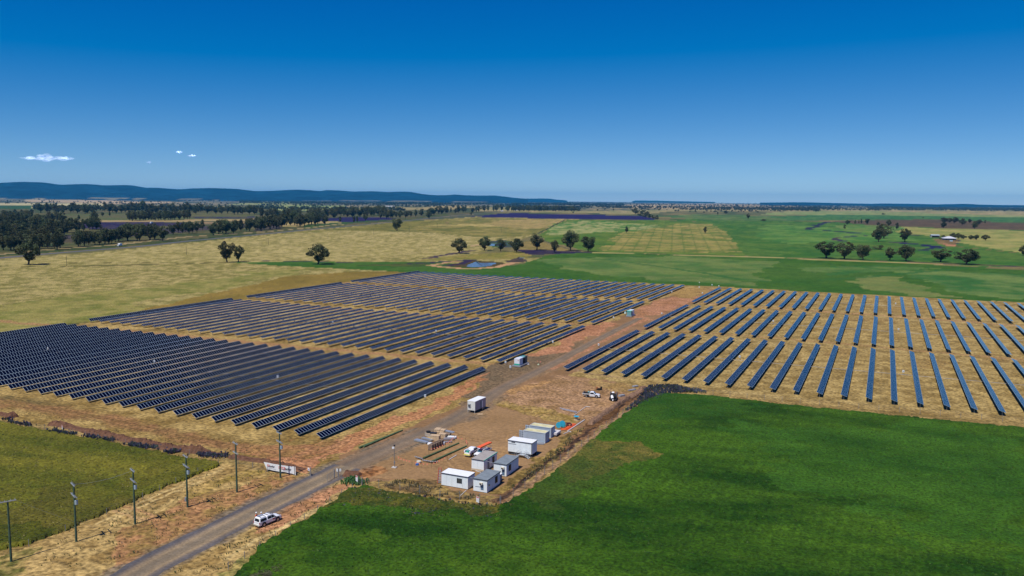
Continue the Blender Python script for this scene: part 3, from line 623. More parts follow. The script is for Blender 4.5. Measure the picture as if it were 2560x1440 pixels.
for b, (r0_, d0_, d1_) in BLK.items():
    left = b in 'LMFG'; L = (d1_-d0_)*SM; n = 32 if left else {'A': 26, 'B': 27, 'C': 29}[b]
    key = (round(L, 2)); tilt = TILTS[b]; WC = PW*math.cos(tilt); proto = row_proto(L, tilt)
    for i in range(n):
        x = (r0_*SM + (-i*SL_ if left else i*SR_))+WC/2
        if b == 'L' and i == 31: pass
        o = proto if i == 0 else dup(proto)
        if left and i == 31 and b != 'L': KIDS[o.name][0].rotation_euler = (0, R(38), 0)
        if b == 'L': KIDS[o.name][0].rotation_euler = (0, R(min(40, 30+i*.65)), 0)
        KIDS[o.name][0].rotation_euler.y += rtilt.uniform(-.022, .022)
        o.location = (x, d0_*SM, 0); o['label'] = rowlabel('left of' if left else 'right of', NAMES[b], i)
        o['group'] = 'solar panel rows in the %s block' % NAMES[b]
        ROWS.append(o)
    # the drive line that joins the middles of the rows
    xm = r0_*SM+WC/2; ym = (d0_+d1_)/2*SM
    x2 = xm+((n-1)*(-SL_ if left else SR_))
    mb = MB(); mb.box(((xm+x2)/2, ym+.0, .62), (abs(x2-xm)+2, .12, .12))
    o = mb.build('drive_shaft', mat('pale pipe', (.42, .40, .37), .5, .3)); tag(o, 'long steel drive shaft crossing beneath rows of the %s block' % NAMES[b], 'drive shaft', 'drive shafts between the panel rows')
# ------------------------------------------------------------------ trees
def leaf_material():
    m = bpy.data.materials.new('gum leaves'); m.use_nodes = True; t = m.node_tree; b = t.nodes['Principled BSDF']
    b.inputs['Roughness'].default_value = .7; b.inputs['Specular IOR Level'].default_value = .2
    v = t.nodes.new('ShaderNodeVertexColor'); v.layer_name = 'soil'
    oi = t.nodes.new('ShaderNodeObjectInfo')
    h = t.nodes.new('ShaderNodeHueSaturation'); t.links.new(v.outputs[0], h.inputs['Color'])
    r1 = t.nodes.new('ShaderNodeMapRange'); r1.inputs[3].default_value = .47; r1.inputs[4].default_value = .535; t.links.new(oi.outputs['Random'], r1.inputs[0]); t.links.new(r1.outputs[0], h.inputs['Hue'])
    mu = t.nodes.new('ShaderNodeMath'); mu.operation = 'MULTIPLY'; mu.inputs[1].default_value = 7.31; t.links.new(oi.outputs['Random'], mu.inputs[0])
    fr = t.nodes.new('ShaderNodeMath'); fr.operation = 'FRACT'; t.links.new(mu.outputs[0], fr.inputs[0])
    r2 = t.nodes.new('ShaderNodeMapRange'); r2.inputs[3].default_value = .75; r2.inputs[4].default_value = 1.45; t.links.new(fr.outputs[0], r2.inputs[0]); t.links.new(r2.outputs[0], h.inputs['Value'])
    t.links.new(h.outputs[0], b.inputs['Base Color'])
    return m
LEAF = leaf_material(); BARK = mat('gum bark', (.10, .082, .065), .9, 0, .1, (3, .4))
def leafmesh(name, clumps, per, size, rs, base=(.060, .070, .028)):
    """clumps: (centre, radius); many small leaf faces spread through each clump"""
    vs = []; cs = []
    for c, r in clumps:
        n = per; d = rs.normal(size=(n, 3)); d /= np.linalg.norm(d, axis=1)[:, None]
        p = np.array(c)+d*(r*rs.uniform(.45, 1.0, n)**.6)[:, None]*np.array([1, 1, .8])
        a = rs.normal(size=(n, 3)); a /= np.linalg.norm(a, axis=1)[:, None]
        b = np.cross(a, rs.normal(size=(n, 3))); b /= np.linalg.norm(b, axis=1)[:, None]
        s = size*rs.uniform(.6, 1.4, n)[:, None]
        q = np.stack([p-a*s, p-b*s*.6, p+a*s, p+b*s*.6], 1)
        vs.append(q.reshape(-1, 3))
        k = rs.uniform(.72, 1.35)*rs.uniform(.75, 1.3, n); g = rs.uniform(.9, 1.15)
        cs.append(np.repeat(np.stack([base[0]*k*(2-g)*1.05, base[1]*k, base[2]*k], 1), 4, 0))
    V = np.concatenate(vs).astype(np.float32); Cc = np.concatenate(cs); nq = len(V)//4
    me = bpy.data.meshes.new(name); me.vertices.add(len(V)); me.vertices.foreach_set('co', V.ravel())
    me.loops.add(len(V)); me.loops.foreach_set('vertex_index', np.arange(len(V), dtype=np.int32))
    me.polygons.add(nq); me.polygons.foreach_set('loop_start', (np.arange(nq)*4).astype(np.int32)); me.update(calc_edges=True)
    setcol(me, Cc); me.materials.append(LEAF)
    return me
def tree_proto(seed, kind):
    """unit tree: height 1, crown width about 1"""
    rs = np.random.RandomState(seed); cl = []
    tb = {'round': .13, 'open': .16, 'tall': .1, 'bush': .0, 'wide': .13, 'double': .12}[kind]
    trunk = MB(); lean = rs.uniform(-.03, .03, 2)
    fork = (lean[0], lean[1], tb*.85)
    r = .034 if kind != 'bush' else .012
    trunk.tube((0, 0, -.02), fork, r*1.35, 7, r*.95)
    n = {'round': 46, 'open': 38, 'tall': 30, 'bush': 26, 'wide': 44, 'double': 42}[kind]
    for k in range(n):
        for _ in range(50):
            x, y, z = rs.uniform(-1, 1, 3)
            if kind == 'double':
                sx = .5 if k % 2 else -.5; q = ((x-sx)/.55)**2+(y/.6)**2+z*z
            else: q = x*x+y*y+z*z
            if q < 1 and (kind in ('bush', 'tall') or q > .18): break
        wz = (1-tb)/2
        z0 = tb+wz*(1+z*.92); wf = {'round': .43, 'open': .46, 'tall': .36, 'bush': .42, 'wide': .46, 'double': .44}[kind]
        up = (z+1)/2
        shape = {'round': .62+.55*math.sin(math.pi*min(1, up*.95+.08)), 'open': .45+.7*up if up < .75 else .95, 'wide': .55+.6*up if up < .7 else .8, 'tall': 1-.45*up, 'bush': 1-.3*up, 'double': .4+.65*up}[kind]
        shape = min(1.1, shape)
        c = (x*wf*shape+lean[0], y*wf*shape+lean[1], z0)
        rr = rs.uniform(.09, .175)*(1.0 if kind != 'open' else .85)*(1.15 if kind == 'bush' else 1)
        cl.append((c, rr))
        if kind != 'bush' and k % 2 == 0:
            mid = (c[0]*.45+lean[0]*.5, c[1]*.45+lean[1]*.5, fork[2]+(c[2]-fork[2])*.5)
            trunk.tube(fork, mid, r*.55, 5, r*.3, False); trunk.tube(mid, c, r*.3, 4, r*.1, False)
    crown = leafmesh('crown', cl, 110, .026, rs)
    return trunk, crown
TP = {}
for k, kinds in enumerate(['round', 'open', 'tall', 'bush', 'wide', 'double', 'round', 'open', 'wide', 'tall']):
    tr, cr_ = tree_proto(40+k, kinds)
    TP.setdefault(kinds, []).append((tr, cr_))
TMESH = {}
NT = [0]
def tree(px, py, h, wpx, kind, label, group=None, loc=None, name=None, trunk=True, seed=None):
    p = at(px, py) if loc is None else Vector(loc)
    hh = metres(p, h); ww = metres(p, wpx)
    NT[0] += 1; rr = random.Random(seed if seed is not None else NT[0]*7+1)
    lst = TP[kind]; idx = rr.randrange(len(lst)); tr, cm = lst[idx]
    rt = thing(name or {'bush': 'shrub'}.get(kind, 'gum_tree'), label, 'shrub' if kind == 'bush' else 'tree', p, rr.uniform(0, 6.28), group)
    rt.scale = (ww, ww*rr.uniform(.85, 1.1), hh)
    c = bpy.data.objects.new('crown', cm); COL.objects.link(c); c.parent = rt
    if kind != 'bush' and trunk:
        if (kind, idx) not in TMESH:
            o = tr.build('trunk', BARK, rt, True); TMESH[(kind, idx)] = o.data
        else:
            o = bpy.data.objects.new('trunk', TMESH[(kind, idx)]); COL.objects.link(o); o.parent = rt
    return rt
# the trees that stand on their own: pixel of the foot, height, width, kind
HERO = [
 (71, 662, 62, 62, 'round', 'big dark tree alone at the left edge of the wheat below the highway'),
 (568, 656, 54, 44, 'open', 'larger tree of the pair in the wheat left of centre'),
 (596, 655, 42, 34, 'open', 'smaller right hand tree of the pair in the wheat'),
 (795, 661, 50, 56, 'round', 'broad round tree alone on the green strip behind the panels'),
 (992, 577, 32, 32, 'double', 'lone tree in the wheat just below the highway'),
 (1147, 634, 38, 42, 'round', 'bushy tree left of the dam beside purple weed'),
 (1211, 626, 34, 38, 'wide', 'round tree in front of the further dam, second of its line'),
 (1251, 628, 30, 28, 'round', 'small round tree, third in the line by the further dam'),
 (1293, 631, 34, 40, 'wide', 'spreading tree, fourth in the line by the dam'),
 (1342, 625, 42, 44, 'open', 'open crowned tree, fifth in the line by the dam'),
 (1386, 631, 30, 22, 'round', 'smallest tree of the line, between two tall ones'),
 (1427, 627, 50, 44, 'round', 'tallest tree of the line above the dam'),
 (1471, 629, 40, 44, 'double', 'twin crowned tree ending the line above the dam'),
 (1566, 583, 17, 12, 'tall', 'small lone tree in the striped paddock, left one'),
 (1763, 584, 17, 14, 'tall', 'small lone tree in the striped paddock, right one'),
 (2066, 646, 42, 60, 'open', 'leftmost spreading tree on the pale track at right'),
 (2110, 648, 44, 52, 'open', 'second spreading tree on the pale track, thin crown'),
 (2156, 650, 40, 46, 'double', 'third tree on the pale track with several stems'),
 (2224, 651, 34, 34, 'open', 'fourth tree on the pale track, slim with open crown'),
 (2265, 653, 40, 44, 'round', 'fifth tree on the pale track, dense round crown'),
 (2350, 655, 34, 52, 'open', 'sixth tree on the pale track, grey sparse crown'),
 (2415, 661, 40, 56, 'round', 'seventh and last tree on the pale track, domed crown'),
 (2197, 605, 34, 36, 'round', 'dark tree in the creek bend in front of another'),
 (2210, 596, 38, 40, 'round', 'tall tree in the creek bend behind its neighbour'),
 (2262, 605, 34, 36, 'open', 'tree right of the creek bend with leaning crown'),
 (2196, 624, 13, 32, 'bush', 'low olive shrub above the row of track trees'),
 (2118, 561, 11, 15, 'wide', 'small tree at the left end of the brown paddock'),
 (2112, 572, 12, 11, 'tall', 'little tree just below the brown paddock'),
 (2138, 561, 11, 7, 'tall', 'thin tree on the brown paddock edge, first of three'),
 (2147, 560, 11, 5, 'tall', 'thin tree on the brown paddock edge, second of three'),
 (2153, 560, 13, 7, 'tall', 'thin tree on the brown paddock edge, third of three'),
 (2168, 561, 15, 16, 'double', 'wider tree on the brown paddock edge'),
 (2195, 564, 10, 8, 'round', 'small tree behind the tall pair at the creek'),
 (2221, 566, 17, 14, 'round', 'tree on the edge of the brown paddock behind the creek pair'),
 (2242, 573, 18, 13, 'tall', 'slim tree right of the creek pair at the paddock corner'),
 (2208, 537, 5, 11, 'bush', 'tiny shrub alone on the far pale field'),
 (2307, 546, 4, 5, 'bush', 'tiny shrub alone on the far green field'),
 (2358, 570, 16, 17, 'wide', 'spreading tree in front of the clump on the brown paddock'),
 (2360, 558, 14, 20, 'round', 'left tree of the clump on the brown paddock'),
 (2373, 557, 12, 16, 'round', 'middle tree of the clump on the brown paddock'),
 (2385, 558, 16, 20, 'round', 'right tree of the clump on the brown paddock'),
 (2405, 563, 18, 18, 'round', 'round tree between the two clumps on the brown paddock'),
 (2424, 558, 12, 12, 'open', 'small tree behind the right clump on the brown paddock'),
 (2436, 572, 19, 20, 'wide', 'low spreading tree nearest of the right clump'),
 (2449, 561, 12, 15, 'round', 'dark tree of the right clump on the brown paddock'),
 (2463, 559, 10, 8, 'tall', 'last thin tree of the right clump'),
 (2356, 599, 13, 20, 'bush', 'dark shrub between the farm shed and the farmhouse'),
 (2384, 596, 14, 22, 'wide', 'dark tree behind the farmhouse roof'),
 (2397, 597, 15, 16, 'round', 'dark tree right of the farmhouse roof'),
 (2409, 598, 11, 16, 'round', 'small tree right of the farmhouse, first in its hedge row'),
 (2427, 599, 11, 18, 'wide', 'low tree right of the farmhouse, second in its hedge row'),
 (2441, 600, 13, 15, 'wide', 'tree right of the farmhouse, third in its hedge row'),
 (2464, 601, 14, 21, 'round', 'last round tree of the row right of the farmhouse'),
 (2557, 640, 26, 22, 'round', 'dark tree cut by the right edge of the picture'),
 (1870, 548, 15, 12, 'open', 'small tree alone in the far green paddock'),
 (1908, 553, 6, 18, 'bush', 'low dark shrub in the far green paddock'),
 (1815, 535, 9, 11, 'round', 'tiny tree on the far pale edge, right of two'),
 (1794, 537, 9, 6, 'tall', 'tiny slim tree on the far pale edge, left of two'),
 (1760, 532, 4, 6, 'bush', 'tiny shrub on the far pale edge'),
 (1433, 533, 5, 6, 'bush', 'tiny shrub just above the purple field'),
 (675, 1437, 14, 100, 'bush', 'dark rusty shrub at the bottom edge beside the crop'),
 (642, 1452, 14, 60, 'bush', 'second dark rusty shrub at the bottom edge of the photo'),
]
for h in HERO:
    o = tree(*h)
# the thicket at the end of the purple field
for k, (x, y, h, w_) in enumerate([(1588, 536, 17, 16), (1600, 540, 14, 18), (1612, 543, 13, 18), (1624, 545, 13, 18), (1633, 547, 11, 14), (1642, 549, 12, 16), (1608, 536, 12, 20), (1620, 539, 12, 18)]):
    tree(x, y, h, w_, 'bush' if k else 'round', '%s dark bush of the thicket ending the purple field' % ordinal(k+1), 'thicket at the end of the purple field')
# belts of trees: (polyline of feet, count, height lo, hi, jitter y, kinds, description)
BELTS = [
 ([(0, 622), (160, 616)], 11, 38, 48, 8, 'in the dense wood at the left edge below'),
 ([(-10, 598), (100, 594), (170, 590)], 13, 36, 44, 8, 'in the dense wood at the left edge, middle'),
 ([(-10, 575), (80, 572), (110, 570)], 10, 30, 38, 6, 'in the dense wood at the left edge, back'),
 ([(190, 618), (225, 614)], 4, 36, 42, 2, 'left of the white truck by the highway'),
 ([(235, 612), (300, 604)], 7, 32, 40, 3, 'in the clump above the white truck'),
 ([(308, 606), (420, 598)], 6, 34, 44, 4, 'in the line right of the white truck'),
 ([(150, 582), (250, 577)], 8, 28, 36, 5, 'in the wood right of the dense corner wood'),
 ([(300, 590), (370, 585)], 6, 26, 34, 4, 'in the second clump above the highway'),
 ([(430, 583), (510, 577)], 8, 24, 30, 4, 'in the third clump above the highway'),
 ([(530, 588), (640, 574)], 10, 26, 36, 4, 'in the clump beside the highway bend'),
 ([(85, 558), (145, 556)], 8, 20, 26, 3, 'in the low hedge wood before the purple strip'),
 ([(10, 552), (75, 550)], 7, 20, 28, 4, 'in the back hedge wood at the left edge'),
 ([(322, 552), (480, 549)], 20, 20, 26, 1.5, 'in the straight row above the purple strip'),
 ([(95, 530), (300, 531), (480, 531)], 32, 18, 26, 4, 'in the long dark wood under the hills'),
 ([(460, 531), (640, 534)], 14, 16, 24, 4, 'in the open wood right of the long dark wood'),
 ([(640, 577), (690, 570), (740, 565)], 11, 30, 38, 5, 'in the tall clump beside the highway, left of centre'),
 ([(740, 566), (800, 560)], 7, 28, 34, 3, 'in the thin clump along the highway verge'),
 ([(645, 545), (750, 543)], 11, 20, 28, 3, 'in the wood behind the highway clumps'),
 ([(770, 543), (870, 541), (960, 541)], 20, 20, 27, 2.5, 'in the long row behind the purple strip'),
 ([(950, 548), (1040, 541), (1120, 535)], 18, 15, 22, 2.5, 'in the roadside row left of the purple field'),
 ([(1110, 534), (1200, 530), (1280, 527)], 16, 12, 17, 1.5, 'in the far end of the roadside row'),
 ([(1280, 528), (1440, 528)], 20, 12, 16, 1, 'in the dark row above the purple field'),
]
for pl, cnt, h0, h1, jy, desc in BELTS:
    L = [0]
    for a, b in zip(pl[:-1], pl[1:]): L.append(L[-1]+math.dist(a, b))
    pos = []
    rb = random.Random(len(desc)*7+cnt)
    for k in range(cnt):
        s = L[-1]*(k+.5+rb.uniform(-.4, .4))/cnt
        for i in range(len(pl)-1):
            if s <= L[i+1] or i == len(pl)-2:
                t = (s-L[i])/(L[i+1]-L[i]); break
        pos.append((pl[i][0]+(pl[i+1][0]-pl[i][0])*t, pl[i][1]+(pl[i+1][1]-pl[i][1])*t+rb.uniform(-jy, jy)))
    pos.sort()
    for k, (x, y) in enumerate(pos):
        h = rb.uniform(h0, h1); kd = rb.choice(['round', 'round', 'open', 'wide', 'double', 'tall'])
        tree(x, y, h, h*rb.uniform(.75, 1.15)*(.7 if kd == 'tall' else 1), kd, '%s tree from the left %s' % (ordinal(k+1), desc), 'trees '+desc)
for k, (x, y, h, w_, kd) in enumerate([(155, 562, 34, 26, 'open'), (197, 551, 14, 10, 'tall'), (236, 553, 26, 22, 'wide'), (256, 541, 11, 9, 'round'), (274, 541, 12, 8, 'tall'), (217, 534, 12, 9, 'round'), (253, 572, 9, 9, 'round'), (55, 536, 13, 10, 'round'), (38, 536, 13, 9, 'round'), (80, 536, 13, 10, 'round'), (12, 538, 13, 18, 'wide'),
      (812, 562, 24, 22, 'wide'), (850, 555, 16, 11, 'tall'), (885, 556, 15, 10, 'tall'), (893, 557, 17, 10, 'tall'), (914, 552, 20, 13, 'round'), (808, 546, 18, 16, 'round'), (835, 546, 18, 18, 'round'), (756, 524, 9, 5, 'tall'), (688, 545, 28, 18, 'tall'), (750, 548, 16, 20, 'wide'),
      (1073, 547, 18, 16, 'round'), (1178, 537, 8, 10, 'bush'), (1070, 517, 6, 5, 'round'), (1086, 516, 6, 5, 'round'), (1133, 520, 8, 9, 'round'), (1145, 521, 8, 10, 'wide'), (1104, 524, 6, 12, 'bush')]):
    tree(x, y, h, w_, kd, '%s lone tree from the left on the open ground beyond the highway' % ordinal(k+1), 'scattered trees beyond the highway')
# ------------------------------------------------------------------ things about the site
WHITE = mat('white painted metal', (.78, .79, .79), .45, 0, .4, (1.5, .05))
PAPER = mat('white wall sheet', (.71, .77, .79), .6, 0, .3, (.9, .06))
ROOFG = mat('grey roof sheet', (.19, .22, .235), .6, 0, .3, (1.2, .15))
ROOFB = mat('beige roof sheet', (.33, .30, .27), .7, 0, .3, (1.2, .12))
GLASS = mat('dark window glass', (.010, .012, .016), .3, 0, .12)
BLK = mat('black rubber', (.015, .015, .016), .8, 0, .2)
TRIM = mat('dark trim', (.05, .06, .07), .6)
GREEN = mat('green paint', (.03, .33, .24), .5)
GREY = mat('grey paint', (.22, .23, .25), .5, .1)
ORANGE = mat('orange plastic', (.80, .13, .03), .45)
RED = mat('red paint', (.42, .04, .03), .5)
TIMBER = mat('crate timber', (.50, .36, .22), .8, 0, .2, (2.5, .18))
BROWNT = mat('weathered timber', (.24, .17, .12), .85, 0, .2, (3, .35))
LOG = mat('green treated pine', (.085, .13, .06), .8, 0, .2, (1.4, .3))
POLE = mat('treated pole timber', (.055, .095, .065), .85, 0, .2, (2, .3))
ALU = mat('bright galvanised metal', (.50, .54, .58), .35, .55)
BLUE = mat('cable drum blue', (.03, .36, .52), .5)
YELLOW = mat('yellow board', (.55, .40, .16), .7)
def box_part(c, d, name, m, parent, rz=0, bevel=0.0, ry=0, rx_=0):
    return MB().box(c, d, rz, ry, rx_).build(name, m, parent, bevel=bevel)

# portable huts: origin at the front right bottom corner (towards the camera), running -x and +y
def hut(x, y, lx, ly, h, roofm, label, z0=.12, rz=0.0, wins=(), door=None, ac=None, trimm=TRIM, wallm=PAPER, roofz=.0):
    o = thing('site_hut', label, 'site hut', (x, y, 0), rz, 'portable site huts')
    mb = MB().box((-lx/2, ly/2, z0+h/2), (lx, ly, h))
    n = max(2, int(ly/1.2))
    wall = mb.build('wall', wallm, o)
    mb = MB()
    for k in range(1, n): mb.box((.004, ly*k/n, z0+h/2), (.02, .03, h-.2))
    for k in range(1, max(2, int(lx/1.2))): mb.box((-lx*k/max(2, int(lx/1.2)), -.004, z0+h/2), (.03, .02, h-.2))
    mb.build('wall_joint', mat('pale joint strip', (.5, .53, .56), .6), wall)
    MB().box((-lx/2, ly/2, z0+h+.05), (lx+.16, ly+.16, .10)).build('roof', roofm, o)
    mb = MB()
    for (cx, cy, dx, dy) in ((-lx/2, -.085, lx+.2, .04), (-lx/2, ly+.085, lx+.2, .04), (.085, ly/2, .04, ly+.12), (-lx-.085, ly/2, .04, ly+.12)):
        mb.box((cx, cy, z0+h+.02), (dx, dy, .17))
    mb.build('gutter', trimm, o)
    for sx in (-.06, -lx+.06):
        for sy in (.06, ly-.06): MB().box((sx*1.0, sy, z0+h/2), (.14, .14, h)).build('corner_post', WHITE, o)
    mb = MB()
    for sy in (.3, ly-.3): mb.box((-lx/2, sy, z0/2), (lx, .15, z0))
    mb.build('skid', TRIM, o)
    for (face, pos, w_, hh, zz) in wins:
        f = None
        if face == 'x':
            f = MB().box((.02, pos, z0+zz), (.06, w_+.14, hh+.14)).build('window', TRIM, o); g = MB().box((.055, pos, z0+zz), (.02, w_, hh)); 
        else:
            f = MB().box((-pos, -.02, z0+zz), (w_+.14, .06, hh+.14)).build('window', TRIM, o); g = MB().box((-pos, -.055, z0+zz), (w_, .02, hh))
            for q in (-.25, 0, .25): MB().box((-pos+q*w_, -.07, z0+zz), (.04, .02, hh)).build('glazing_bar', ALU, f)
        g.build('pane', GLASS, f)
    if door:
        face, pos = door
        if face == 'x': d = MB().box((.02, pos, z0+1.05), (.05, .85, 2.0)).build('door', mat('blue grey door', (.16, .20, .25), .5), o); MB().box((.07, pos+.3, z0+1.0), (.05, .12, .05)).build('handle', DARK, d)
        else: d = MB().box((-pos, -.02, z0+1.05), (.85, .05, 2.0)).build('door', mat('blue grey door', (.16, .20, .25), .5), o); MB().box((-pos+.3, -.07, z0+1.0), (.12, .05, .05)).build('handle', DARK, d)
    if ac:
        a = MB().box((-ac, -.22, z0+1.75), (.62, .42, .42)).build('air_conditioner', mat('cream casing', (.62, .56, .45), .5), o, bevel=.02)
        MB().box((-ac-.05, -.445, z0+1.72), (.36, .02, .26)).build('grille', BLK, a)
    return o
hut(-72.8, 139.1, 6.0, 3.0, 2.45, WHITE, 'white roofed hut with a barred window beside the red ladder', wins=[('y', 1.9, 1.0, .85, 1.45)])
h2 = hut(-68.5, 139.0, 3.0, 6.0, 2.45, ROOFG, 'grey roofed hut with an air conditioner, nearest the crop corner', wins=[('x', 4.2, .95, 1.2, 1.4)], ac=1.2)
MB().box((-1.05, -.03, .12+1.0), (.6, .03, 1.1)).build('painted_ac_shade', mat('blue shade panel', (.10, .17, .26), .5), h2)  # shade under the air conditioner, put in as a flat dark blue panel
MB().tube((.12, .8, 1.45), (.2, .8, 1.45), .16, 10).build('hose_reel', mat('yellow reel', (.5, .42, .08), .5), h2)
MB().tube((-2.6, -.05, 1.1), (-.9, -.05, 1.15), .03).build('conduit', GREY, h2)
h3 = hut(-69.1, 149.3, 2.9, 6.2, 2.45, ROOFG, 'grey roofed hut behind the nearest grey one, white box beside it', wins=[('x', 1.7, .95, 1.2, 1.4)], ac=.75)
MB().box((-.7, -.03, .12+.85), (.6, .03, 1.3)).build('painted_ac_shade', MATS['blue shade panel'], h3)  # painted shade again, a dark panel below this air conditioner
h4 = hut(-74.6, 149.8, 2.9, 6.4, 2.4, ROOFB, 'beige roofed hut with a bright green roof edge', wins=[('x', 4.6, .9, 1.2, 1.35)], door=('x', 2.2))
MB().box((.10, 3.2, .12+2.4+.11), (.08, 6.6, .09)).build('roof_edge', mat('mint green flashing', (.12, .62, .42), .5), h4)
MB().box((-1.45, -.012, .34), (2.85, .02, .4)).build('dirt_stain', mat('splashed mud', (.52, .42, .30), .9), h4)
h5 = hut(-69.35, 163.4, 5.9, 2.9, 2.55, WHITE, 'white raised hut with a double stair in front', z0=.7)
for p_ in ((-5.4, .3), (-.4, .3), (-5.4, 2.6), (-.4, 2.6), (-2.9, .3)): MB().box((p_[0], p_[1], .35), (.3, .3, .7)).build('pier', DARK, h5)
MB().box((-4.6, -.02, 2.95), (.9, .03, .14)).build('vent', BLK, h5); MB().tube((-5.8, -.04, 2.55), (-3.9, -.04, 2.6), .03).build('pipe', DARK, h5)
MB().box((-.08, -.03, 2.0), (.12, .06, 2.5)).build('downpipe', TRIM, h5)
# stairs in front of the raised hut
def stair():
    o = thing('access_stair', 'grey metal double stair standing against the raised white hut', 'stair', (-71.3, 162.6, 0))
    MB().box((0, 0, .68), (1.3, 1.0, .06)).build('landing', ALU, o)
    for s in (-1, 1):
        mb = MB()
        for k in range(4): mb.box((s*(.75+k*.26), 0, .52-k*.16), (.24, .9, .04))
        mb.build('tread', ALU, o)
        mb = MB()
        for y in (-.48, .48): mb.tube((s*.62, y, .66), (s*1.75, y, .02), .06)
        mb.build('stringer', ALU, o)
        mb = MB()
        for y in (-.48, .48):
            mb.tube((s*.62, y, .66), (s*.62, y, 1.65), .03); mb.tube((s*.62, y, 1.65), (s*1.65, y, .95), .03); mb.tube((s*1.65, y, .05), (s*1.65, y, .95), .03)
        mb.build('handrail', ALU, o)
    mb = MB()
    for x in (-.6, .6):
        for y in (-.45, .45): mb.tube((x, y, 0), (x, y, .66), .035)
    mb.build('leg', DARK, o)
    return o
stair()
# shipping containers
CONT = mat('container paint', (.40, .47, .55), .5, .1, .3, (1.0, .08)); CTOP = mat('yellowed container roof', (.56, .52, .30), .85, 0, .2, (.7, .22))
def container(x, y, label, rz=0):
    o = thing('shipping_container', label, 'container', (x, y, 0), rz, 'shipping containers')
    L, W_, Hh = 5.6, 2.4, 2.5
    mb = MB(); n = 26
    def corr(a, b, nrm):
        a = Vector(a); b = Vector(b); nrm = Vector(nrm); pts = []
        for i in range(n):
            for t, d in ((0, 0), (.3, 0), (.5, 1), (.8, 1)): pts.append(a.lerp(b, (i+t)/n)+nrm*(-.05*d))
        pts.append(b)
        vs = []; 
        for p in pts: vs += [(p.x, p.y, .16), (p.x, p.y, Hh-.1)]
        mb.add(vs, [(2*i, 2*i+2, 2*i+3, 2*i+1) for i in range(len(pts)-1)])
    corr((-L, 0, 0), (0, 0, 0), (0, -1, 0)); corr((0, W_, 0), (-L, W_, 0), (0, 1, 0))
    n = 11; corr((0, 0, 0), (0, W_, 0), (1, 0, 0)); corr((-L, W_, 0), (-L, 0, 0), (-1, 0, 0))
    mb.build('side_wall', CONT, o)
    MB().box((-L/2, W_/2, Hh-.05), (L-.04, W_-.04, .05)).build('roof', CTOP, o)
    mb = MB()
    for x_ in (0, -L):
        for y_ in (0, W_): mb.box((x_, y_, Hh/2), (.12, .12, Hh))
    for y_ in (0, W_):
        for z_ in (.1, Hh-.04): mb.box((-L/2, y_, z_), (L, .1, .14))
    for x_ in (0, -L):
        for z_ in (.1, Hh-.04): mb.box((x_, W_/2, z_), (.1, W_, .14))
    mb.build('frame', mat('container frame', (.46, .52, .58), .5), o)
    d = MB().box((-L-.62, .02, 1.25), (1.15, .06, 2.35)).build('door', CONT, o)
    mb = MB()
    for z_ in (.5, 1.0, 1.5, 2.0): mb.box((-L-.62, -.03, z_), (1.05, .04, .05))
    for x_ in (-L-.95, -L-.35): mb.tube((x_, -.05, .2), (x_, -.05, 2.35), .025)
    mb.build('lock_bar', DARK, d)
    return o
container(-70.75, 174.6, 'pale blue corrugated container in front with open door leaf', R(-1))
container(-71.2, 179.4, 'pale blue corrugated container just behind another', R(-1))
# box trailer with a door, on the compound edge
o = thing('site_trailer', 'white roofed box trailer on wheels alone beside the farm road', 'trailer', (-98.1, 191.6, 0), R(-3))
MB().box((-1.2, 2.9, 1.95), (2.4, 5.8, 2.5)).build('box_body', mat('lilac grey trailer wall', (.34, .31, .35), .6, 0, .3, (1, .08)), o)
MB().box((-1.2, 2.9, 3.24), (2.5, 5.9, .08)).build('roof', WHITE, o)
fp = MB().box((-1.2, -.03, 1.95), (2.36, .06, 2.46)).build('front_panel', mat('chalky white panel', (.62, .62, .58), .7, 0, .2, (4, .12)), o)
MB().box((-1.75, -.16, 2.05), (.7, .3, .8)).build('compressor', mat('grey compressor', (.3, .32, .34), .5), o); MB().box((-1.75, -.32, 1.95), (.42, .03, .5)).build('grille', BLK, o)
d = MB().box((.03, 3.3, 1.75), (.05, .8, 2.0)).build('door', mat('dark door opening', (.10, .15, .19), .5), o); MB().box((.05, 3.75, 1.75), (.06, .5, 1.95)).build('door_leaf', WHITE, d)
mb = MB(); mb.box((-1.2, 2.9, .62), (2.2, 5.9, .12)); mb.build('chassis', DARK, o)
for x in (-.15, -2.25):
    MB().box((x, 0, .33), (.12, .12, .66)).build('jack_leg', ALU, o)
    for y in (3.9, 4.75):
        w_ = MB().tube((x-.13, y, .42), (x+.13, y, .42), .42, 16).build('wheel', BLK, o); MB().tube((x-.14, y, .42), (x+.14, y, .42), .2, 12).build('rim', ALU, w_)
tag(MB().box((-96.5, 191.3, .06), (1.4, .8, .12), .5).build('step_board', TIMBER), 'loose timber board on the ground beside the box trailer', 'board')

# white generator box between the grey huts
o = thing('generator', 'white topped generator box between the two grey roofed huts', 'generator', (-68.75, 146.1, 0))
MB().box((-1.2, 0, .75), (1.7, 2.2, 1.3)).build('casing', mat('blue grey casing', (.17, .20, .25), .5), o); MB().box((-1.2, 0, 1.43), (1.8, 2.3, .06)).build('lid', WHITE, o); MB().box((-1.2, 0, .06), (1.7, 2.2, .12)).build('skid', DARK, o)
# cables between huts
for a, b, nm in (((-74.6, 150.3, 2.45), (-71.9, 149.6, 2.4), 'grey cable run between the beige and grey roofed huts'), ((-72.8, 139.9, 2.35), (-71.5, 139.4, 2.35), 'grey cable run between the white hut and the nearest grey hut')):
    tag(MB().tube(a, b, .06).build('cable_run', GREY), nm, 'cable')

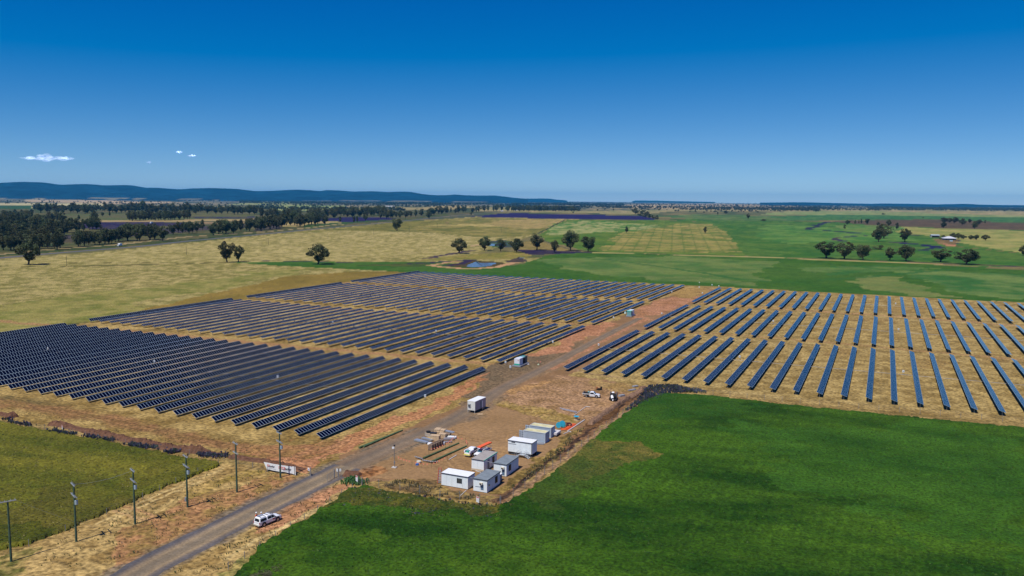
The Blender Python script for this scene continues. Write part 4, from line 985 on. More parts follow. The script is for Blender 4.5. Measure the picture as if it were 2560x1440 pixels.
# ---------------------------------------------------------------- step ladder
p = at(1100, 1205); o = thing('step_ladder', 'tall red platform step ladder beside the white roofed hut', 'ladder', p, R(25))
for s in (-1, 1):
    MB().tube((s*.42, -.75, 0), (s*.24, .0, 2.9), .065).build('rail', RED, o); MB().tube((s*.42, .8, 0), (s*.24, .08, 2.6), .055).build('rear_leg', RED, o)
mb = MB()
for k in range(8): t = (k+.7)/9.4; mb.box((0, -.75+.75*t, 2.9*t), (.8-.34*t, .2, .05))
mb.build('tread', ALU, o); MB().box((0, .1, 2.3), (.5, .45, .05)).build('platform', ALU, o)
MB().path([(-.24, 0, 2.9), (.24, 0, 2.9), (.24, .4, 2.9), (-.24, .4, 2.9), (-.24, 0, 2.9)], .03).build('guard_rail', RED, o)

# ---------------------------------------------------------------- utes
BODY = mat('white car paint', (.80, .81, .82), .25, 0, .5, None, None, .5)
def wheel(o, x, y, s):
    w_ = MB().tube((x, y-.13, .39), (x, y+.13, .39), .39, 20).build('wheel', BLK, o)
    MB().tube((x, y+s*.12, .39), (x, y+s*.142, .39), .24, 14).build('rim', mat('alloy rim', (.42, .43, .45), .35, .7), w_)
def ute(pos, heading, style, label):
    o = thing('ute', label, 'ute', (pos[0], pos[1], 0), heading, 'white utes on the site'); o.scale = (.93, .93, .95)
    if style in ('canopy', 'service'):
        xb = -2.62; cabr = -.85
    else: xb = -.62; cabr = -.55
    MB().prof([(xb, .45, .84), (xb-.02, 1.06, .90), (.95, 1.12, .92), (1.25, 1.12, .91), (2.25, 1.03, .86), (2.55, .88, .80), (2.64, .5, .80), (2.5, .36, .80), (xb+.1, .36, .82)]).build('body', BODY, o, bevel=.05)
    MB().prof([(cabr-.02, 1.07, .86), (cabr+.10, 1.72, .68), (cabr+.5, 1.80, .66), (.42, 1.80, .66), (.62, 1.74, .67), (1.32, 1.10, .82)]).build('cab', BODY, o, bevel=.05)
    def hw(z, b=.87, t=.69): return b+(t-b)*(z-1.07)/(.68)
    def side(x0, x1, x2, x3, z0=1.16, z1=1.62):
        for s in (-1, 1):
            a, b = s*(hw(z0)+.02), s*(hw(z1)+.02)
            MB().quad((x0, a, z0), (x1, a, z0), (x2, b, z1), (x3, b, z1)).build('side_window', GLASS, o)
    if style in ('canopy', 'service'):
        side(-.70, .12, .12, -.62); side(.2, 1.06, .60, .2)
    else: side(-.42, 1.0, .58, -.35)
    MB().quad((1.29, -.70, 1.17), (1.29, .70, 1.17), (.70, .60, 1.72), (.70, -.60, 1.72)).build('windscreen', mat('windscreen glass', (.03, .09, .13), .06, 0, .8), o)
    for s in (-1, 1):
        for x in (-1.58, 1.62):
            wheel(o, x, s*.80, s)
            if style in ('canopy', 'service') or x > 0: MB().tube((x, s*.85, .46), (x, s*.915, .46), .50, 18).build('wheel_arch', DARK, o)
        MB().box((2.45, s*.66, .86), (.22, .3, .16)).build('headlight', mat('lamp glass', (.6, .62, .65), .1, 0, .8), o)
        MB().box((1.02, s*1.0, 1.18), (.14, .2, .16)).build('wing_mirror', TRIM, o)
        MB().box((-2.62, s*.82, .92), (.08, .16, .3)).build('tail_light', mat('red lamp', (.35, .02, .02), .3), o)
    MB().box((2.64, 0, .55), (.14, 1.5, .3)).build('front_bumper', DARK, o); MB().box((2.6, 0, .82), (.08, .9, .16)).build('grille', DARK, o)
    MB().box((-2.68, 0, .5), (.14, 1.6, .2)).build('rear_bumper', mat('pale bumper', (.5, .48, .42), .5), o)
    if style == 'canopy':
        c = MB().prof([(-2.58, 1.08, .87), (-2.40, 1.74, .70), (-2.2, 1.84, .68), (-.98, 1.86, .68), (-.90, 1.08, .87)]).build('canopy', BODY, o, bevel=.04)
        MB().quad((-2.60, -.66, 1.16), (-2.60, .66, 1.16), (-2.455, .56, 1.62), (-2.455, -.56, 1.62)).build('rear_window', GLASS, c)
        for s in (-1, 1): MB().quad((-2.36, s*.89, 1.16), (-1.0, s*.89, 1.16), (-1.04, s*.765, 1.60), (-2.28, s*.765, 1.60)).build('canopy_window', GLASS, c)
        for x in (-2.1, -1.2, -.45, .25): MB().box((x, 0, 1.93 if x < -.9 else 1.88), (.07, 1.3, .05)).build('roof_bar', DARK, o)
        MB().box((-1.55, .28, 1.95), (1.1, .5, .06)).build('roof_panel', ALU, o)
        for s in (-1, 1): MB().box((.75, s*.935, .86), (.62, .012, .22)).build('door_logo', mat('dark red decal', (.30, .03, .025), .5), o)
        MB().box((-2.66, 0, 1.0), (.02, .5, .12)).build('number_plate', WHITE, o)
    if style == 'service':
        MB().box((-1.72, 0, 1.02), (1.5, 1.3, .1)).build('tray_floor', BLK, o)
        for s in (-1, 1): MB().box((-1.72, s*.76, 1.32), (1.7, .32, .46)).build('side_locker', BODY, o, bevel=.03)
        MB().box((-2.2, .05, 1.2), (.55, .7, .35)).build('toolbox', GREEN, o); MB().box((-1.5, .12, 1.2), (.7, .5, .3)).build('crate', mat('teal plastic', (.03, .18, .24), .5), o)
        MB().box((-2.72, 0, .62), (.1, 1.7, .22)).build('warning_strip', mat('fluoro yellow strip', (.7, .65, .10), .5), o)
        for s in (-1, 1): MB().box((.1, s*.935, .7), (2.2, .012, .24)).build('side_stripe', mat('pale grey green stripe', (.28, .34, .31), .5), o)
    if style in ('tray', 'rack'):
        MB().box((-1.72, 0, .80), (2.1, 1.0, .2)).build('chassis', DARK, o)
        MB().box((-1.74, 0, .98), (2.25, 1.86, .08)).build('tray', ALU, o)
        mb = MB(); mb.box((-1.74, -.92, 1.14), (2.25, .04, .26)); mb.box((-1.74, .92, 1.14), (2.25, .04, .26)); mb.box((-2.86, 0, 1.14), (.04, 1.86, .26)); mb.build('drop_side', mat('pale aluminium side', (.6, .62, .64), .4, .3), o)
        MB().path([(-.66, -.85, 1.0), (-.66, -.85, 1.75), (-.66, .85, 1.75), (-.66, .85, 1.0)], .035).build('headboard', DARK, o)
        if style == 'tray':
            MB().box((-1.6, 0, 1.22), (1.5, 1.3, .4)).build('load', BLK, o); MB().box((-2.4, .2, 1.3), (.5, .8, .55), .3).build('load', DARK, o)
            MB().box((-1.05, .35, 1.45), (.5, .5, .45)).build('water_drum', mat('pale teal drum', (.20, .45, .44), .5), o)
        else:
            for x in (-2.7, -.7, .9): MB().path([(x, -.8, 1.1), (x, -.8, 2.1), (x, .8, 2.1), (x, .8, 1.1)], .035).build('rack_hoop', ALU, o)
    return o
def by_wheels(rear, front, side=-1):
    a, b = at(*rear), at(*front); h = math.atan2(b.y-a.y, b.x-a.x)
    m = (a+b)/2; n = Vector((-math.sin(h), math.cos(h), 0))
    return m-n*side*.80, h
p, h = by_wheels((660.5, 1317), (694, 1303.5)); ute(p, h, 'canopy', 'white ute with canopy and roof bars parked beside the gravel road')
UTE1 = (p, h)
p, h = by_wheels((1178.5, 1142.5), (1199, 1131.5)); ute(p, h, 'service', 'white ute with side lockers and green toolbox in the compound')
a, b = at(1229, 1127), at(1187, 1147); h = math.atan2(b.y-a.y, b.x-a.x); q = (a+b)/2; q = at(1206, 1139)
ute(q, h, 'rack', 'white ute with ladder rack half hidden behind the beige roofed hut')
tag(MB().box((q.x-math.cos(h)*.9, q.y-math.sin(h)*.9, 2.27), (4.6, .95, .26), h, 0, 0).build('conduit_bundle', ORANGE), 'long orange bundle strapped on the rack of the half hidden ute', 'conduit bundle')
p, h = by_wheels((1466, 993.5), (1490.5, 995.2)); ute(p, h, 'tray', 'white single cab tray ute standing alone in the dirt turning area')

# ---------------------------------------------------------------- people
def person(pos, rz, label, lean=0.0):
    o = thing('person', label, 'person', pos, rz)
    def skin(name, V, E_, Rr, m):
        me = bpy.data.meshes.new(name); me.from_pydata(V, E_, []); ob = bpy.data.objects.new(name, me); COL.objects.link(ob); ob.parent = o
        md = ob.modifiers.new('skin', 'SKIN'); md.use_smooth_shade = True
        for i, r_ in enumerate(Rr): me.skin_vertices[0].data[i].radius = (r_ if isinstance(r_, tuple) else (r_, r_))
        me.skin_vertices[0].data[0].use_root = True
        s_ = ob.modifiers.new('sub', 'SUBSURF'); s_.levels = 1; s_.render_levels = 1; me.materials.append(m); return ob
    l = lean
    V = [(0, 0, .95), (l*.5, 0, 1.2), (l, 0, 1.42), (l, 0, 1.52), (l+.02, 0, 1.66), (l+.02, 0, 1.76),
         (0, .10, .90), (.03, .12, .48), (0, .13, .08), (.12, .14, .04), (0, -.10, .90), (.03, -.12, .48), (-.02, -.13, .08), (.10, -.14, .04),
         (l, .20, 1.40), (l+.06, .27, 1.14), (l+.26, .22, 1.04), (l+.34, .20, 1.02), (l, -.20, 1.40), (l+.06, -.27, 1.14), (l+.26, -.22, 1.04), (l+.34, -.20, 1.02)]
    E_ = [(0, 1), (1, 2), (2, 3), (3, 4), (4, 5), (0, 6), (6, 7), (7, 8), (8, 9), (0, 10), (10, 11), (11, 12), (12, 13), (2, 14), (14, 15), (15, 16), (16, 17), (2, 18), (18, 19), (19, 20), (20, 21)]
    Rr = [.13, .13, .12, .05, .085, .075, .095, .065, .05, .045, .095, .065, .05, .045, .06, .045, .035, .035, .06, .045, .035, .035]
    sk = mat('skin', (.42, .26, .18), .6)
    skin('body', V, E_, Rr, sk)
    skin('shirt', [V[0][:2]+(1.0,), V[1], V[2], V[14], (l+.05, .265, 1.18), (l+.17, .245, 1.09), V[18], (l+.05, -.265, 1.18), (l+.17, -.245, 1.09)], [(0, 1), (1, 2), (2, 3), (3, 4), (4, 5), (2, 6), (6, 7), (7, 8)], [.16, .16, .15, .085, .066, .055, .085, .066, .055], mat('hi vis orange shirt', (.85, .12, .03), .7))
    skin('trousers', [V[0], V[6], V[7], (0, .13, .14), V[10], V[11], (-.02, -.13, .14)], [(0, 1), (1, 2), (2, 3), (0, 4), (4, 5), (5, 6)], [.15, .115, .085, .075, .115, .085, .075], mat('navy work trousers', (.02, .03, .05), .8))
    import bmesh
    bm = bmesh.new(); bmesh.ops.create_uvsphere(bm, u_segments=16, v_segments=8, radius=.15)
    for v in bm.verts:
        if v.co.z < 0: v.co.z *= .12; v.co.x *= 1.15; v.co.y *= 1.08
    me = bpy.data.meshes.new('hard_hat'); bm.to_mesh(me); bm.free(); me.materials.append(WHITE); hh = bpy.data.objects.new('hard_hat', me); COL.objects.link(hh); hh.parent = o; hh.location = (l+.02, 0, 1.77)
    MB().box((l+.10, .04, 1.70), (.02, .03, .02)).box((l+.10, -.04, 1.70), (.02, .03, .02)).build('eyes', BLK, o); MB().box((l+.115, 0, 1.67), (.03, .03, .04)).build('nose', sk, o)
    MB().tube((l+.02, 0, 1.05), (l+.02, 0, 1.12), .165, 14).build('reflective_band', ALU, o)
    return o
P1, H1 = UTE1; n1 = Vector((-math.sin(H1), math.cos(H1), 0)); f1 = Vector((math.cos(H1), math.sin(H1), 0))
person(P1+n1*1.95-f1*.95, H1-1.2, 'person in orange shirt and white hard hat standing behind the ute')
person(P1+n1*1.3-f1*.1, H1+3.3, 'person in white hard hat leaning at the far side of the ute', .28)

# ---------------------------------------------------------------- power poles
def pole(px, py, hgt, label, arms=2, tank=False, box_=False, dead=False, lean=(0, 0), rza=None):
    p = at(px, py); o = thing('power_pole', label, 'power pole', p, 0, 'wooden power poles along the road')
    a = R(-24) if rza is None else rza
    top = Vector((lean[0], lean[1], hgt))
    MB().tube((0, 0, -.1), top, .19, 10, .13).build('pole', POLE, o)
    for k in range(arms):
        z = hgt-.12-k*1.9; c = Vector((lean[0]*z/hgt, lean[1]*z/hgt, z))
        arm = MB().box((c.x+math.sin(a)*.14, c.y-math.cos(a)*.14, z), (2.3, .12, .14), a).build('crossarm', ALU, o)
        for s in (-1.0, -.4, .4, 1.0):
            x = c.x+math.cos(a)*s; y = c.y+math.sin(a)*s
            MB().tube((x, y, z+.05), (x, y, z+.28), .05, 6, .03).build('insulator', mat('porcelain', (.30, .32, .36), .3), arm)
    if tank:
        z = hgt-3.1
        t_ = MB().tube((.45, .0, z-.35), (.45, .0, z+.3), .26, 12).build('switch_gear', mat('pale blue grey tank', (.35, .45, .52), .4, .2), o)
        MB().box((.2, 0, z), (.4, .1, .1)).build('bracket', DARK, o)
        mb = MB()
        for s in (-.9, -.45, .0, .45, .9): mb.path([(math.cos(a)*s, math.sin(a)*s, hgt-2.0), (math.cos(a)*s*.7+.25, math.sin(a)*s*.7, hgt-2.6), (.45, 0, z+.3)], .018, 4)
        mb.build('jumper_wire', DARK, o)
        mb = MB()
        for s in (-.95, -.6, -.25, .35, .7, 1.0): mb.tube((math.cos(a)*s-.1, math.sin(a)*s-.25, hgt-1.75), (math.cos(a)*s+.1, math.sin(a)*s+.2, hgt-2.25), .06, 6)
        mb.build('fuse_holder', mat('pale fuse', (.45, .50, .55), .4), o)
    if box_: MB().box((-.22, -.12, 1.55), (.35, .3, .75)).build('meter_box', GREY, o)
    return o, p
PB = [(28, 1404, 10.0, 1, False, False, 'leftmost power pole, cut by the left edge, with one angled arm'), (191, 1354, 10.0, 2, True, False, 'second power pole from the left with a round switch tank'), (338, 1310, 9.9, 2, True, False, 'third power pole from the left, in the middle of the verge'),
      (469, 1268, 9.9, 2, True, True, 'fourth power pole from the left with a grey meter box low down'), (592.5, 1231, 10.0, 2, False, False, 'fifth power pole, bare with two short crossarms, left of the banner'), (701, 1194, 9.6, 2, True, False, 'sixth power pole, standing in front of the white banner')]
for i, (x, y, hh, ar, tk, bx, lb) in enumerate(PB):
    pole(x, y, hh, lb, ar, tk and i != 2 or i == 2, bx, rza=(R(62) if i == 0 else R(-24)))
# conductors leaving the first and second pole
a, b = at(28, 1404), at(600, 1700)
def wire(p, q, sag, name, label, r=.02, n=14):
    p = Vector(p); q = Vector(q); pts = []
    for i in range(n+1):
        t = i/n; v = p.lerp(q, t); v.z -= sag*4*t*(1-t); pts.append(v)
    mb = MB().path([tuple(v) for v in pts], r, 4); return tag(mb.build(name, ALU), label, 'wire', 'overhead wires')
q1 = at(28, 1404); q2 = at(160, 1330)
wire((q1.x+.5, q1.y+.9, 9.9), (q2.x+4, q2.y+3, .4), .3, 'stay_wire', 'thin stay wire from the leftmost pole down into the crop', .02)
wire((q1.x-.5, q1.y-.9, 9.9), (q1.x-40, q1.y+4, 9.5), 1.0, 'overhead_wire', 'upper wire leaving the leftmost pole to the left')
q3 = at(191, 1354); q4 = at(338, 1310)
wire((q3.x, q3.y, 9.9), (q4.x, q4.y, 9.8), .5, 'overhead_wire', 'wire between the second and third power pole')
# small far poles in the wheat
for k, (x, y, h_) in enumerate([(167, 665, 8.5), (466, 637, 8.5), (671, 613, 8.5), (820, 598, 8.5), (934, 585, 8.5), (1023, 577, 8.5), (1094, 569, 9), (1253, 582, 9)]):
    p = at(x, y); o = thing('power_pole', '%s thin power pole from the left standing in the wheat' % ordinal(k+1), 'power pole', p, 0, 'thin power poles crossing the wheat')
    MB().tube((0, 0, 0), (0, 0, h_), .17, 6, .12).build('pole', mat('dark pole timber', (.05, .045, .04), .9), o); MB().box((0, 0, h_-.5), (2.0, .14, .14), R(-24)).build('crossarm', DARK, o)

# ---------------------------------------------------------------- banner, signs, gate
def textmesh(name, s, size, m, parent, loc, rot, bold=0.0, sx=1.0):
    c = bpy.data.curves.new(name, 'FONT'); c.body = s; c.size = size; c.extrude = .004; c.offset = bold; c.resolution_u = 2
    tmp = bpy.data.objects.new('tmp', c); COL.objects.link(tmp); dg = bpy.context.evaluated_depsgraph_get()
    me = bpy.data.meshes.new_from_object(tmp.evaluated_get(dg)); bpy.data.objects.remove(tmp)
    me.materials.clear(); me.materials.append(m); o = bpy.data.objects.new(name, me); COL.objects.link(o); o.parent = parent; o.location = loc; o.rotation_euler = rot; o.scale = (sx, 1, 1)
    return o
a, b = at(669, 1178.5), at(737, 1189); L = (b-a).length; ang_ = math.atan2(b.y-a.y, b.x-a.x)
o = thing('banner', 'long white banner with red and dark solar lettering tied to the fence', 'banner', a, ang_)
mb = MB(); n = 24; vs = []
for i in range(n+1):
    x = L*i/n-.15; y = .05*math.sin(i*.9); vs += [(x, y, .38+.05*math.sin(i*.5)-.1*(i > n-2)), (x, y-.03, 1.92-.10*math.sin(i/n*3.1))]
mb.add(vs, [(2*i, 2*i+2, 2*i+3, 2*i+1) for i in range(n)])
mb.add([(-.15, .03, 1.9), (-.15, 0, .4), (-1.15, .25, 1.85), (-.7, .1, 1.95)], [(0, 1, 2, 3)])
bm_ = mb.build('sheet', mat('white vinyl', (.74, .76, .77), .5, 0, .3, (2, .07)), o)
sm_ = bm_.modifiers.new('thick', 'SOLIDIFY'); sm_.thickness = .01
DK = mat('dark lettering', (.03, .035, .06), .6); RDL = mat('red lettering', (.50, .05, .05), .6)
for x, s_, m_, sz in ((.62, 'solar', DK, .62), (4.55, 'solar', DK, .72)):
    textmesh('lettering', s_, sz, m_, o, (x+.02, -.09, 1.08-.1*(x > 3)), (R(90), 0, 0), .014)
MB().box((2.95+.75, -.085, 1.24), (1.62, .012, .5)).build('logo_box', RDL, o); textmesh('lettering', 'meralli', .50, WHITE, o, (2.98, -.105, 1.10), (R(90), 0, 0), .012)
MB().box((.30, -.085, 1.36), (.48, .012, .40)).build('logo_box', RDL, o); textmesh('lettering', 'li', .46, WHITE, o, (.28, -.105, 1.22), (R(90), 0, 0), .01)
for x in (.35, 3.9): MB().box((x+.9, -.08, .80), (1.7, .01, .05)).build('small_print', mat('grey print', (.35, .37, .42), .6), o)
for x in (-.2, L*.5, L-.1): MB().tube((x, .08, 0), (x, .08, 2.05), .045, 6).build('post', GREY, o)
MB().box((L+.12, .02, 1.0), (.16, .05, 1.8)).build('white_strap', WHITE, o)
def sign(px, py, w_, h_, z, label, kind='red', rz=0.0):
    p = at(px, py); o = thing('site_sign', label, 'sign', p, rz, 'safety signs round the compound')
    MB().box((0, 0, z+h_/2), (w_, .03, h_)).build('board', WHITE, o)
    MB().tube((w_*.35, .04, 0), (w_*.35, .04, z+h_*.8), .03, 6).build('post', GREY, o)
    if kind == 'red':
        MB().box((0, -.02, z+h_*.88), (w_*.92, .01, h_*.17)).build('red_header', RDL, o)
        for i in range(3):
            for j in (-1, 1): MB().box((j*w_*.22, -.02, z+h_*(.64-.22*i)), (w_*.2, .01, h_*.11)).build('pictogram', mat('grey print', (.35, .37, .42), .6) if j > 0 or i == 2 else mat('pink print', (.6, .25, .25), .6), o)
    elif kind == 'blue': MB().box((0, -.02, z+h_*.35), (w_*.7, .01, h_*.28)).build('print', mat('blue print', (.10, .16, .45), .6), o)
    else: MB().box((0, -.02, z+h_*.5), (w_*.4, .01, h_*.6)).build('print', mat('pale print', (.5, .55, .6), .6), o)
    return o
sign(892, 1210, .75, 1.15, .55, 'white sign with red header beside the gate corner post', 'red', R(-22))
sign(1194, 1262, .8, 1.1, .5, 'white sign with red header on the fence below the huts', 'red', R(-22))
sign(772, 1189, .75, .62, 1.05, 'small white sign with blue print beside the left gate post', 'blue', R(-22))
sign(843, 1190, .42, .62, .95, 'narrow white sign on the right gate, left of two', 'pale', R(-15))
sign(851, 1190, .35, .55, 1.0, 'white folded sign on the right gate, right of two', 'pale', R(20))
sign(156, 1078, .8, .9, .5, 'small white sign with red top beside the soil bank at left', 'red', R(-22))
# ---------------------------------------------------------------- fences
def fence(pts, step, h_, label, n_w=4, wpost=.05, mesh=False, big=()):
    P = [at(*p) for p in pts]; o = thing('wire_fence', label, 'fence', P[0]); base = P[0]
    seg = []
    for a, b in zip(P[:-1], P[1:]):
        k = max(1, round((b-a).length/step))
        for i in range(k): seg.append(a.lerp(b, i/k)-base)
    seg.append(P[-1]-base)
    if len(seg) > 100: seg = seg[:100]
    pm = None
    for s in seg:
        if pm is None: q = MB().tube((0, 0, 0), (0, 0, h_), wpost, 6).build('post', GREY, o); pm = q
        else: q = pm.copy(); COL.objects.link(q); q.parent = o
        q.location = s
    mb = MB()
    for w_ in range(n_w):
        z = h_*(.25+.7*w_/(n_w-1))
        for a, b in zip(seg[:-1], seg[1:]): mb.tube((a.x, a.y, z), (b.x, b.y, z), .009, 3, None, False)
    mb.build('wire', mat('fence wire', (.20, .20, .20), .6, .3), o)
    return o
fence([(571, 1424), (650, 1372), (727, 1321), (794, 1279), (854, 1239), (881, 1222)], 4.6, 1.25, 'post and wire fence along the right verge beside the green crop')
fence([(72, 1366), (164, 1328), (267, 1286), (357, 1247), (440, 1208), (546, 1160)], 6, 1.2, 'post and wire fence behind the power poles beside the left crop')
fence([(895, 1214), (1000, 1226), (1100, 1244), (1250, 1262)], 4.2, 1.8, 'wire fence along the bottom of the compound', 6)
fence([(1252, 1262), (1340, 1202), (1420, 1143), (1500, 1082), (1595, 1011), (1640, 984)], 4.6, 1.8, 'wire fence along the right side of the compound', 6)
fence([(1640, 984), (1700, 979), (2000, 1009), (2300, 1035), (2560, 1058), (2760, 1078)], 5.0, 1.6, 'wire fence between the right panel field and the green crop', 5, .04)
fence([(-300, 1020), (0, 1060), (150, 1078), (350, 1120), (560, 1150), (669, 1180)], 5.0, 1.3, 'wire fence along the soil bank left of the banner', 4, .04)
for x, y, lb in ((777, 1190, 'left gate post of the site entrance'), (836, 1194, 'right gate post of the site entrance'), (846, 1193, 'second post just right of the right gate post'), (905, 1215, 'strainer post at the end of the crop fence')):
    tag(MB().tube((0, 0, 0), (0, 0, 1.9), .09, 8).build('gate_post', GREY), lb+', grey steel', 'post').location = at(x, y)
a, b = at(818, 1206), at(836, 1194); o = thing('gate', 'open wire mesh gate swung back at the site entrance', 'gate', a, math.atan2(b.y-a.y, b.x-a.x)); L = (b-a).length
mb = MB(); mb.path([(0, 0, .15), (0, 0, 1.6), (L, 0, 1.6), (L, 0, .15), (0, 0, .15)], .03); mb.tube((L/2, 0, .15), (L/2, 0, 1.6), .025); mb.build('frame', GREY, o)
mb = MB()
for i in range(1, 14): mb.tube((L*i/14, 0, .15), (L*i/14, 0, 1.6), .007, 3)
for i in range(1, 8): mb.tube((0, 0, .15+1.45*i/8), (L, 0, .15+1.45*i/8), .007, 3)
mb.build('mesh', MATS['fence wire'], o)

# ---------------------------------------------------------------- stacks of material in the compound
def crate(x, y, d, rz, label, m=TIMBER, n=3, base=0.0):
    o = thing('timber_crate', label, 'crate', (x, y, base), rz, 'crates in the material stack')
    MB().box((0, 0, .12+d[2]/2), d).build('box', m, o)
    mb = MB()
    for k in range(n):
        t = -d[0]/2+d[0]*(k+.5)/n
        for s in (-1, 1): mb.box((t, s*(d[1]/2+.012), .12+d[2]/2), (.09, .025, d[2]))
        mb.box((t, 0, .12+d[2]+.012), (.09, d[1], .025))
    for s in (-1, 1):
        for z in (.2, .12+d[2]-.06): mb.box((0, s*(d[1]/2+.03), z), (d[0], .02, .08)); mb.box((s*(d[0]/2+.012), 0, z), (.025, d[1], .08))
    mb.build('batten', BROWNT if m is BROWNT else mat('pale batten', (.56, .42, .27), .8), o)
    mb = MB()
    for k in (-.4, 0, .4): mb.box((d[0]*k, 0, .06), (.1, d[1], .12))
    mb.build('pallet', BROWNT, o)
    return o
g = at(1089, 1101.5); crate(g.x, g.y, (2.1, 1.3, 1.25), R(10), 'pale timber crate nearest the camera in the stack')
g = at(1105, 1095.5); crate(g.x+.2, g.y, (1.7, 1.2, 1.1), R(10), 'pale timber crate just right of the nearest one')
g = at(1097, 1094); crate(g.x-.4, g.y+1.6, (1.5, 1.2, 1.0), R(10), 'low pale crate in the middle of the stack')
g = at(1095, 1087); crate(g.x, g.y, (1.4, 1.8, 1.45), R(10), 'tall pale crate at the back left of the stack')
g = at(1105, 1088); crate(g.x, g.y, (1.7, 1.5, 1.35), R(10), 'tall pale crate at the back right of the stack')
g = at(1079, 1093); crate(g.x-.3, g.y, (2.6, 1.2, .85), R(-12), 'open grey crate of black cable left of the pale crates', mat('grey weathered boards', (.34, .31, .28), .8, 0, .2, (3, .2)))
tag(MB().tube((0, 0, 0), (0, 0, .35), .55, 14).build('cable_coil', BLK), 'black cable coil lying on the open grey crate', 'cable coil').location = (g.x-1.0, g.y+.2, 1.0)
tag(MB().box((0, 0, .2), (1.6, .8, .3), .2).build('cable_pile', DARK), 'dark cable pile lying on the right of the open grey crate', 'cable pile').location = (g.x+.55, g.y-.05, .93)
g = at(1117, 1092); crate(g.x, g.y, (1.8, 1.1, .8), R(10), 'brown crate right of the pale ones under the metal bundle', BROWNT)
tag(MB().box((0, 0, 0), (1.9, 1.2, .06), .3).build('board', YELLOW), 'yellow sheet of board lying flat on the dirt left of the crates', 'board').location = at(1070, 1096)+Vector((0, 0, .05))
for k in range(5):
    t = k/4; g = at(1078+24*t, 1124-11*t)
    crate(g.x, g.y, (.95, 1.45, 1.15), R(8), '%s brown slatted crate from the left in the near row' % ordinal(k+1), BROWNT, 4)
def bundle(px, py, L, w_, n, rz, label, z=0.0, m=ALU, off=(0, 0), rows=2):
    g = at(px, py); o = thing('metal_bundle', label, 'metal bundle', (g.x+off[0], g.y+off[1], z), rz, 'metal bundles in the material stack')
    mb = MB()
    for r_ in range(rows):
        for i in range(n): mb.box(((i % 3-1)*.06, -w_/2+w_*(i+.5)/n, .2+.13*r_), (L, w_/n*.78, .10))
    mb.build('profiles', m, o); mb = MB()
    for s in (-.36, .36): mb.box((s*L, 0, .06), (.12, w_+.1, .12))
    mb.build('bearer', BROWNT, o); return o
bundle(1054, 1106, 3.8, 1.1, 5, R(-10), 'longest pale metal bundle at the left end of the stack', rows=3)
bundle(1069, 1101, 3.2, .8, 4, R(-12), 'pale metal bundle behind the leftmost bundle', rows=3)
bundle(1082, 1112, 2.6, 1.0, 5, R(-15), 'metal bundle behind the near row of brown crates')
bundle(1120, 1090, 3.6, .9, 4, R(-8), 'pale metal bundle lying on the brown crate', .93)
bundle(1122, 1100, 2.4, 1.0, 6, R(30), 'loose metal pieces stacked right of the pale crates', rows=3, m=mat('dull metal', (.36, .34, .36), .5, .3))
bundle(1130, 1096, 2.0, 1.2, 5, R(12), 'white topped metal stack at the right end', m=WHITE, rows=3)
bundle(1116, 1107, 2.6, .6, 3, R(38), 'loose profiles right of the near row of crates', m=MATS['dull metal'])
tag(MB().box((0, 0, .35), (.7, .6, .7), .4).build('white_sack', WHITE, bevel=.12), 'white sack right of the near row of brown crates', 'sack').location = at(1108, 1112)
tag(MB().box((0, 0, .25), (.9, .8, .5), .2).build('white_sack', WHITE, bevel=.1), 'white sack left behind the near row of brown crates', 'sack').location = at(1074, 1112)
# long treated logs
def logp(p1, p2, label, r1=.24, r2=.17):
    a, b = at(*p1), at(*p2); o = MB().tube((a.x, a.y, r1), (b.x, b.y, r2), r1, 12, r2).build('treated_log', LOG)
    tag(o, label, 'log', 'long green power pole logs on the ground'); return o
logp((909, 1119), (1006, 1077), 'right one of the log pair lying left of the road'); logp((898, 1121.5), (999, 1079.5), 'left one of the log pair lying left of the road')
logp((1059, 1147.5), (1147, 1109), 'log lying in the compound nearest the crates'); logp((1080, 1156), (1166, 1116.5), 'log lying in the compound nearest the huts')
# gear at the log ends
def fitting(px, py, rz, label, s=1.0, m=ALU):
    g = at(px, py); o = thing('pole_fitting', label, 'pole fitting', g, rz)
    MB().box((0, 0, .35), (2.0*s, .14, .14)).build('crossarm', m, o); mb = MB()
    for k in range(5): mb.tube((-.9*s+.45*s*k, .2, .08), (-.9*s+.45*s*k, -.15, .5), .07, 6)
    mb.build('insulator', mat('pale fuse', (.45, .50, .55), .4), o); MB().box((.3, .3, .15), (.9*s, .5, .25)).build('bracket', DARK, o); return o
fitting(1047, 1148, R(-15), 'crossarm with insulators at the end of the log nearest the crates', 1.2)
fitting(1068, 1156, R(0), 'crossarm gear at the end of the log nearest the huts', 1.2); fitting(1085, 1158, R(30), 'loose brown fittings right of the nearer log end', .8, BROWNT)
tag(MB().tube((0, 0, .1), (0, 0, .5), .5, 14).build('wire_coil', mat('cream rope', (.6, .54, .42), .8)), 'cream coil of wire beside the log gear', 'coil').location = at(1047, 1158)
tag(MB().box((0, 0, .2), (.6, .45, .4), .3).build('blue_box', mat('blue plastic', (.03, .12, .4), .5)), 'blue plastic box below the cream coil', 'box').location = at(1043, 1163)
